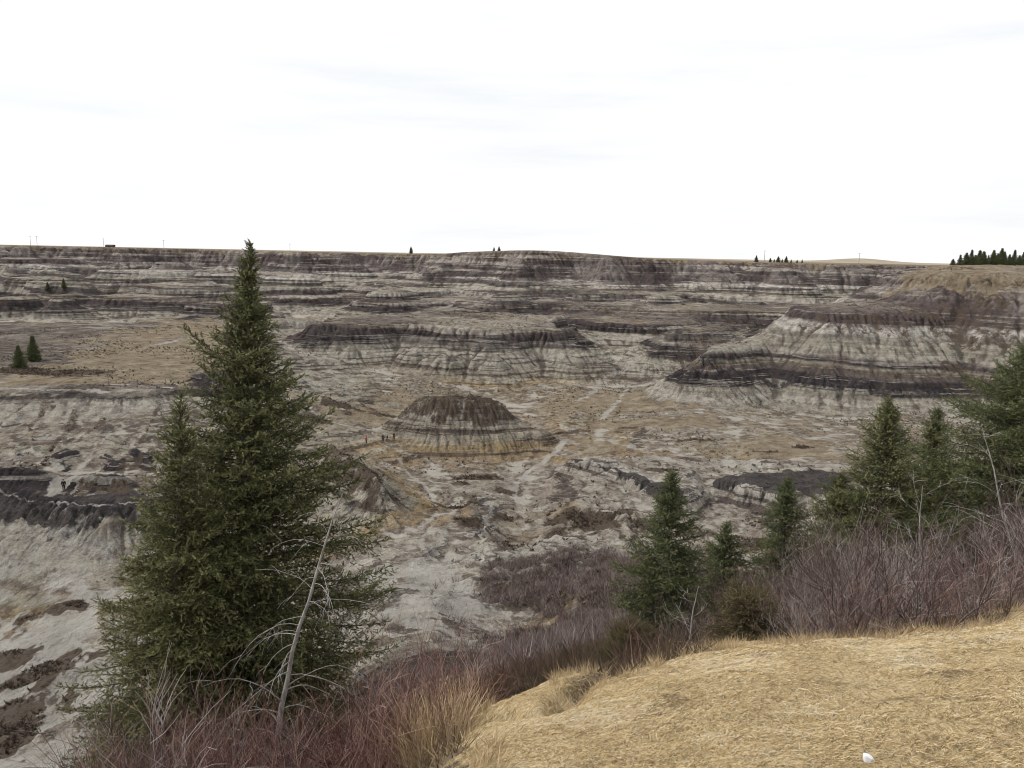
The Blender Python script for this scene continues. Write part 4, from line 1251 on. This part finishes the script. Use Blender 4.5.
# ------------------------------------------------------------------ low ground cover too fine to count
M_BRUSH = twig_mat('low_brush', (0.040, 0.030, 0.024), (0.090, 0.066, 0.050), (0.17, 0.13, 0.10))
M_SAGE = twig_mat('sage_brush', (0.040, 0.036, 0.028), (0.080, 0.072, 0.054), (0.15, 0.135, 0.10))
def sample(n, r0, r1, a0, a1, near=False):
    r_ = q.uniform(r0, r1, n) if near else np.sqrt(q.uniform(r0 ** 2, r1 ** 2, n)); a_ = np.radians(q.uniform(a0, a1, n))
    ii = np.clip(((np.log(r_) - LR[0]) / DT).astype(int), 0, nr - 1); jj = np.clip(((a_ - TH[0]) / DT).astype(int), 0, nth - 1)
    return r_ * np.sin(a_), r_ * np.cos(a_), ii, jj
x_, y_, ii, jj = sample(260000, 56, 240, -44, 40, True)
kp_ = BRUSH[ii, jj] * (0.7 + EDGEF[ii, jj]) > 0.42 + q.random(len(x_)) * 0.3
pz = np.stack([x_, y_, Z[ii, jj] - 0.03], 1)[kp_][:30000]
V, Fc, T = tri_blades(pz, q.uniform(0.18, 0.5, len(pz)), 9, q, 0.4, 0.16)
o = mesh_obj('low_brush', V, Fc, M_BRUSH, None, False, dict(tint=T))
tag(o, 'low brown brush growing in patches on the valley floor', 'brush', kind='stuff')
x_, y_, ii, jj = sample(60000, 85, 340, -42, 40)
cl_ = vnoise(x_ / 14, y_ / 14, 190)
kp_ = (SLOPE[ii, jj] < 0.42) & (SALT[ii, jj] < 0.3) & (q.random(len(x_)) < smooth(0.35, 0.8, cl_) * 0.55)
pz = np.stack([x_, y_, Z[ii, jj] - 0.03], 1)[kp_][:12000]
V, Fc, T = tri_blades(pz, q.uniform(0.18, 0.5, len(pz)) * (1 + 0.5 * (q.random(len(pz)) < 0.1)), 8, q, 0.35, 0.2)
o = mesh_obj('sagebrush', V, Fc, M_SAGE, None, False, dict(tint=T))
tag(o, 'small dark sagebrush dotted over the valley flats', 'sagebrush', kind='stuff')
# leafless brush on the hidden bank and the hump below it
x_, y_, ii, jj = sample(40000, 30.5, 92, -16, 34)
cl_ = vnoise(x_ / 6, y_ / 6, 195)
az_ = np.degrees(np.arctan2(x_, y_))
kp_ = (q.random(len(x_)) < np.clip(smooth(-3, 2.5, az_) + 0.7 * (np.hypot(x_, y_) > 74) * (az_ > -2) + 0.08, 0, 1)) & (q.random(len(x_)) < smooth(0.30, 0.62, cl_ + 0.3 * (BRUSH[ii, jj] > 0.4))) & ((BRUSH[ii, jj] > 0.33) | (cl_ > 0.72))
pz = np.stack([x_, y_, Z[ii, jj] - 0.05], 1)[kp_][:7000]
V, Fc, T = tri_blades(pz, q.uniform(0.45, 1.15, len(pz)), 26, q, 0.75, 0.018)
o = mesh_obj('bank_brush', V, Fc, M_PURP, None, False, dict(tint=T - 0.15))
tag(o, 'leafless purple-brown brush covering the lower bank', 'brush', kind='stuff')
x_ = q.uniform(-9, 5, 9000); y_ = q.uniform(9, 30, 9000)
d_s = sdf(STRAW_POLY, x_, y_)
kp_ = (d_s > 0.6) & (np.hypot(x_, y_) < 31) & (np.degrees(np.arctan2(x_, y_)) > -22) & (np.degrees(np.arctan2(x_, y_)) < 14)
x_, y_ = x_[kp_][:2200], y_[kp_][:2200]
V, Fc, T = tri_blades(np.stack([x_, y_, nhv(x_, y_) - 0.05], 1), q.uniform(0.25, 0.75, len(x_)), 30, q, 0.7, 0.014)
o = mesh_obj('slope_brush', V, Fc, M_BROWN, None, False, dict(tint=T - 0.1))
tag(o, 'low leafless brush on the near bank below the straw', 'brush', kind='stuff')
# ragged fringe along the edge of the straw
x_ = q.uniform(-4, 9, 60000); y_ = q.uniform(3, 12, 60000)
d_s = sdf(STRAW_POLY, x_, y_)
kp_ = (d_s > -0.22) & (d_s < 0.40) & (q.random(60000) < smooth(0.25, 0.75, vnoise(x_ / 0.5, y_ / 0.5, 199)))
x_, y_ = x_[kp_][:5000], y_[kp_][:5000]
V, Fc, T = tri_blades(np.stack([x_, y_, nhv(x_, y_) - 0.01], 1), q.uniform(0.04, 0.16, len(x_)), 10, q, 0.25, 0.02)
o = mesh_obj('straw_fringe', V, Fc, M_GRASS, None, False, dict(tint=T - 0.1))
tag(o, 'ragged ends of straw along the edge of the slope', 'straw', kind='stuff')
# dead stalks and litter under the thicket and trees
x_ = q.uniform(-16, 24, 60000); y_ = q.uniform(5, 28, 60000)
d_s = sdf(STRAW_POLY, x_, y_)
kp_ = (d_s > 0.05) & (np.hypot(x_, y_) < 29) & (q.random(60000) < smooth(0.3, 0.7, vnoise(x_ / 2.5, y_ / 2.5, 197)))
x_, y_ = x_[kp_][:16000], y_[kp_][:16000]
pz = np.stack([x_, y_, nhv(x_, y_) - 0.02], 1)
V, Fc, T = tri_blades(pz, q.uniform(0.10, 0.32, len(pz)), 9, q, 0.3, 0.03)
o = mesh_obj('dead_stalks', V, Fc, twig_mat('dead_stalk', (0.05, 0.035, 0.024), (0.13, 0.095, 0.06), (0.30, 0.235, 0.145)), None, False, dict(tint=T))
tag(o, 'short dead stalks and litter under the thicket', 'litter', kind='stuff')

# ------------------------------------------------------------------ walkers in the valley
def plain(name, c, rough=0.85):
    k = NT(name, rough, 0.2)
    v = k.noise(k.pos(), 7, 3)
    return k.out(k.ramp(v, [(0.3, tuple(x * 0.8 for x in c)), (0.7, tuple(min(1, x * 1.15) for x in c))]))
M_SKIN = plain('skin', (0.42, 0.26, 0.19), 0.6)
def skin_mesh(name, verts, edges, radii, mat, parent, sub=1):
    me = bpy.data.meshes.new(name + '_cage')
    me.from_pydata(verts, edges, [])
    o = bpy.data.objects.new(name + '_cage', me); COL.objects.link(o)
    sm = o.modifiers.new('skin', 'SKIN'); ss = o.modifiers.new('sub', 'SUBSURF'); ss.levels = sub; ss.render_levels = sub
    for i, r_ in enumerate(radii):
        me.skin_vertices[0].data[i].radius = (r_, r_) if not isinstance(r_, tuple) else r_
    me.skin_vertices[0].data[0].use_root = True
    bpy.context.view_layer.update()
    m2 = bpy.data.meshes.new_from_object(o.evaluated_get(bpy.context.evaluated_depsgraph_get()))
    bpy.data.objects.remove(o)
    m2.name = name; m2.materials.clear(); m2.materials.append(mat)
    for p_ in m2.polygons: p_.use_smooth = True
    r = bpy.data.objects.new(name, m2); COL.objects.link(r); r.parent = parent
    return r
def person(loc, rz, coat, trousers, hairc, label, stride=0.12, arm=0.10, hgt=1.74):
    root = empty('person', loc, rz)
    root.scale = (hgt / 1.74,) * 3
    tag(root, label, 'person', 'walkers in the canyon')
    hip, ch = 0.92, 1.42
    J = [(0,0,hip),(0,0,1.15),(0,0,1.36),(0,0.01,1.50),(0,0.02,1.60),(0,0.025,1.70)]
    E = [(0,1),(1,2),(2,3),(3,4),(4,5)]; R_ = [(0.15,0.11),(0.145,0.105),(0.16,0.10),0.055,(0.085,0.10),(0.06,0.07)]
    for sg, fw in ((-1, 1), (1, -1)):
        i = len(J)
        J += [(sg*0.10,0,hip-0.06),(sg*0.11,fw*stride*0.6+0.02,0.48),(sg*0.115,fw*stride,0.09),(sg*0.125,fw*stride+0.16,0.045)]
        E += [(0,i),(i,i+1),(i+1,i+2),(i+2,i+3)]; R_ += [0.098,0.068,0.05,0.045]
        i = len(J)
        J += [(sg*0.19,0,ch),(sg*0.245,-fw*arm*0.3,1.15),(sg*0.25,-fw*arm+0.05,0.92),(sg*0.25,-fw*arm+0.09,0.82)]
        E += [(2,i),(i,i+1),(i+1,i+2),(i+2,i+3)]; R_ += [0.062,0.048,0.038,0.035]
    skin_mesh('body', J, E, R_, M_SKIN, root, 2)
    CJ = [(0,0,0.84),(0,0,1.13),(0,0,1.37),(0,0.005,1.50)]; CE = [(0,1),(1,2),(2,3)]; CR = [(0.19,0.15),(0.18,0.14),(0.19,0.13),0.075]
    for sg, fw in ((-1, 1), (1, -1)):
        i = len(CJ)
        CJ += [(sg*0.20,0,ch),(sg*0.248,-fw*arm*0.3,1.15),(sg*0.252,-fw*arm+0.05,0.90)]
        CE += [(2,i),(i,i+1),(i+1,i+2)]; CR += [0.08,0.066,0.054]
    skin_mesh('jacket', CJ, CE, CR, coat, root, 1)
    TJ = [(0,0,0.90)]; TE = []; TR = [(0.165,0.125)]
    for sg, fw in ((-1, 1), (1, -1)):
        i = len(TJ)
        TJ += [(sg*0.105,0,0.84),(sg*0.11,fw*stride*0.6+0.02,0.48),(sg*0.115,fw*stride,0.10)]
        TE += [(0,i),(i,i+1),(i+1,i+2)]; TR += [0.112,0.082,0.066]
    skin_mesh('trousers', TJ, TE, TR, trousers, root, 1)
    for sg, fw in ((-1, 1), (1, -1)):
        skin_mesh('shoe', [(sg*0.115,fw*stride-0.04,0.05),(sg*0.12,fw*stride+0.08,0.05),(sg*0.125,fw*stride+0.19,0.04)], [(0,1),(1,2)], [0.05,0.052,0.04], M_SHOE, root, 1)
    skin_mesh('hair', [(0,-0.04,1.57),(0,-0.02,1.68),(0,0.02,1.755)], [(0,1),(1,2)], [(0.095,0.08),(0.115,0.115),(0.085,0.06)], hairc, root, 1)
    return root
M_SHOE = plain('shoe_leather', (0.04, 0.035, 0.03))
BLACK = plain('black_cloth', (0.016, 0.016, 0.020)); NAVY = plain('navy_cloth', (0.025, 0.03, 0.06)); REDC = plain('red_cloth', (0.42, 0.035, 0.045))
LAV = plain('pale_blue_cloth', (0.24, 0.25, 0.38)); BRWN = plain('brown_cloth', (0.10, 0.06, 0.045)); HAIR = plain('dark_hair', (0.03, 0.02, 0.015))
for px, py, rz, coat, tr_, lab in ((64,491,0.4,BLACK,BLACK,'person in all black standing alone on the dark bench at left'),
                              (366.5,444,2.2,REDC,NAVY,'person in a red jacket and dark trousers on the path beside the butte'),
                              (382.5,442,1.2,NAVY,NAVY,'person in dark blue, leftmost of the walkers at the foot of the butte'),
                              (387.5,441,-1.4,LAV,NAVY,'person in a pale blue jacket between two darker walkers by the butte'),
                              (393.5,440,-2.6,BRWN,BLACK,'person in brown, rightmost of the walkers at the foot of the butte')):
    g_ = G(px, py)
    person((g_[0], g_[1], ground_z(g_[0], g_[1]) - 0.02), rz, coat, tr_, HAIR, lab, stride=0.16 if coat is not BLACK else 0.05)

# ------------------------------------------------------------------ far edge: poles and a shed
M_POLE = bark('pole_wood', (0.10, 0.085, 0.075), (0.22, 0.19, 0.17), 5)
M_INS = plain('insulator_glass', (0.30, 0.36, 0.36), 0.3)
def pole(loc, hgt, lab):
    root = empty('utility_pole', loc)
    tag(root, lab, 'utility pole', 'utility poles along the prairie')
    V, Fc = tubes([[(0,0,-0.5),(0,0,hgt*0.5),(0,0,hgt)]], [[0.17,0.15,0.11]], 8); mesh_obj('post', V, Fc, M_POLE, root, True)
    V, Fc = tubes([[(-1.1,0.0,hgt-0.7),(0,0.0,hgt-0.7),(1.1,0.0,hgt-0.7)]], [[0.07]*3], 4); mesh_obj('crossarm', V, Fc, M_POLE, root)
    for x0 in (-0.95, -0.4, 0.4, 0.95):
        V, Fc = tubes([[(x0,0,hgt-0.65),(x0,0,hgt-0.5),(x0,0,hgt-0.42)]], [[0.05,0.06,0.03]], 6); mesh_obj('insulator', V, Fc, M_INS, root, True)
for px, d_, h_, lab in ((31,840,10.5,'utility pole on the skyline near the left edge, left of its twin'),(37.5,840,10.5,'utility pole on the skyline near the left edge, right of its twin'),
                   (104,840,9.5,'utility pole on the skyline beside the low dark shed'),(164,830,9.0,'utility pole on the skyline between the shed and the tall spire'),
                   (290,800,8,'utility pole on the skyline just right of the tall spire'),(765,640,9.5,'utility pole on the skyline beside the lone slim tree'),
                   (860,690,9.5,'utility pole on the skyline left of the straw coloured hill')):
    p = P(px, 250, d_); pole((p[0], p[1], float(rim_z(np.array(p[0]), np.array(p[1]))) - 0.3), h_, lab)
root = empty('shed', tuple(np.append(P(110.5,250,800)[:2], float(rim_z(*P(110.5,250,800)[:2])) - 0.2)), -0.2)
tag(root, 'low dark shed on the prairie skyline at far left', 'shed')
def boxmesh(name, x0, x1, y0, y1, z0, z1, mat, parent):
    v = [(x, y, z) for x in (x0, x1) for y in (y0, y1) for z in (z0, z1)]
    return mesh_obj(name, v, [(0,1,3,2),(4,6,7,5),(0,4,5,1),(2,3,7,6),(0,2,6,4),(1,5,7,3)], mat, parent)
M_SHED = plain('shed_boards', (0.09, 0.075, 0.065)); M_ROOF = plain('shed_roof', (0.06, 0.06, 0.065))
boxmesh('wall', -4.2, 4.2, -2, 2, -0.4, 2.0, M_SHED, root)
mesh_obj('roof', [(-4.5,-2.4,1.98),(4.5,-2.4,1.98),(4.5,0,2.9),(-4.5,0,2.9),(4.5,2.4,1.98),(-4.5,2.4,1.98)], [(0,1,2,3),(3,2,4,5)], M_ROOF, root)
boxmesh('door', -0.6, 0.6, -2.06, -2.003, -0.3, 1.7, M_ROOF, root)

# ------------------------------------------------------------------ a white stone on the straw
p = P(868, 760, 3.85)
import bmesh
bm = bmesh.new()
bmesh.ops.create_icosphere(bm, subdivisions=3, radius=1.0)
sr = np.random.default_rng(4)
planes = [(norm(sr.normal(size=3)), sr.uniform(0.55, 0.9)) for _ in range(9)]
for v in bm.verts:
    c = np.array(v.co)
    for n_, h_ in planes:
        e_ = c @ n_ - h_
        if e_ > 0: c = c - n_ * e_ * 0.92
    v.co = (c[0] * 0.042 - 0.010 * c[2], c[1] * 0.026, c[2] * 0.024 * (1.3 - 0.5 * c[0]))
me = bpy.data.meshes.new('stone'); bm.to_mesh(me); bm.free()
k = NT('white_stone', 0.6, 0.3); k.out(k.ramp(k.noise(k.pos(), 40, 4), [(0.35, (0.62, 0.63, 0.66)), (0.65, (0.82, 0.83, 0.85))]))
me.materials.append(k.m)
o = bpy.data.objects.new('stone', me); COL.objects.link(o)
o.location = (p[0], p[1], nh(p[0], p[1]) + 0.022); o.rotation_euler = (0.1, 0.35, 0.2)
tag(o, 'small angular white stone lying on the straw near the bottom edge', 'stone')
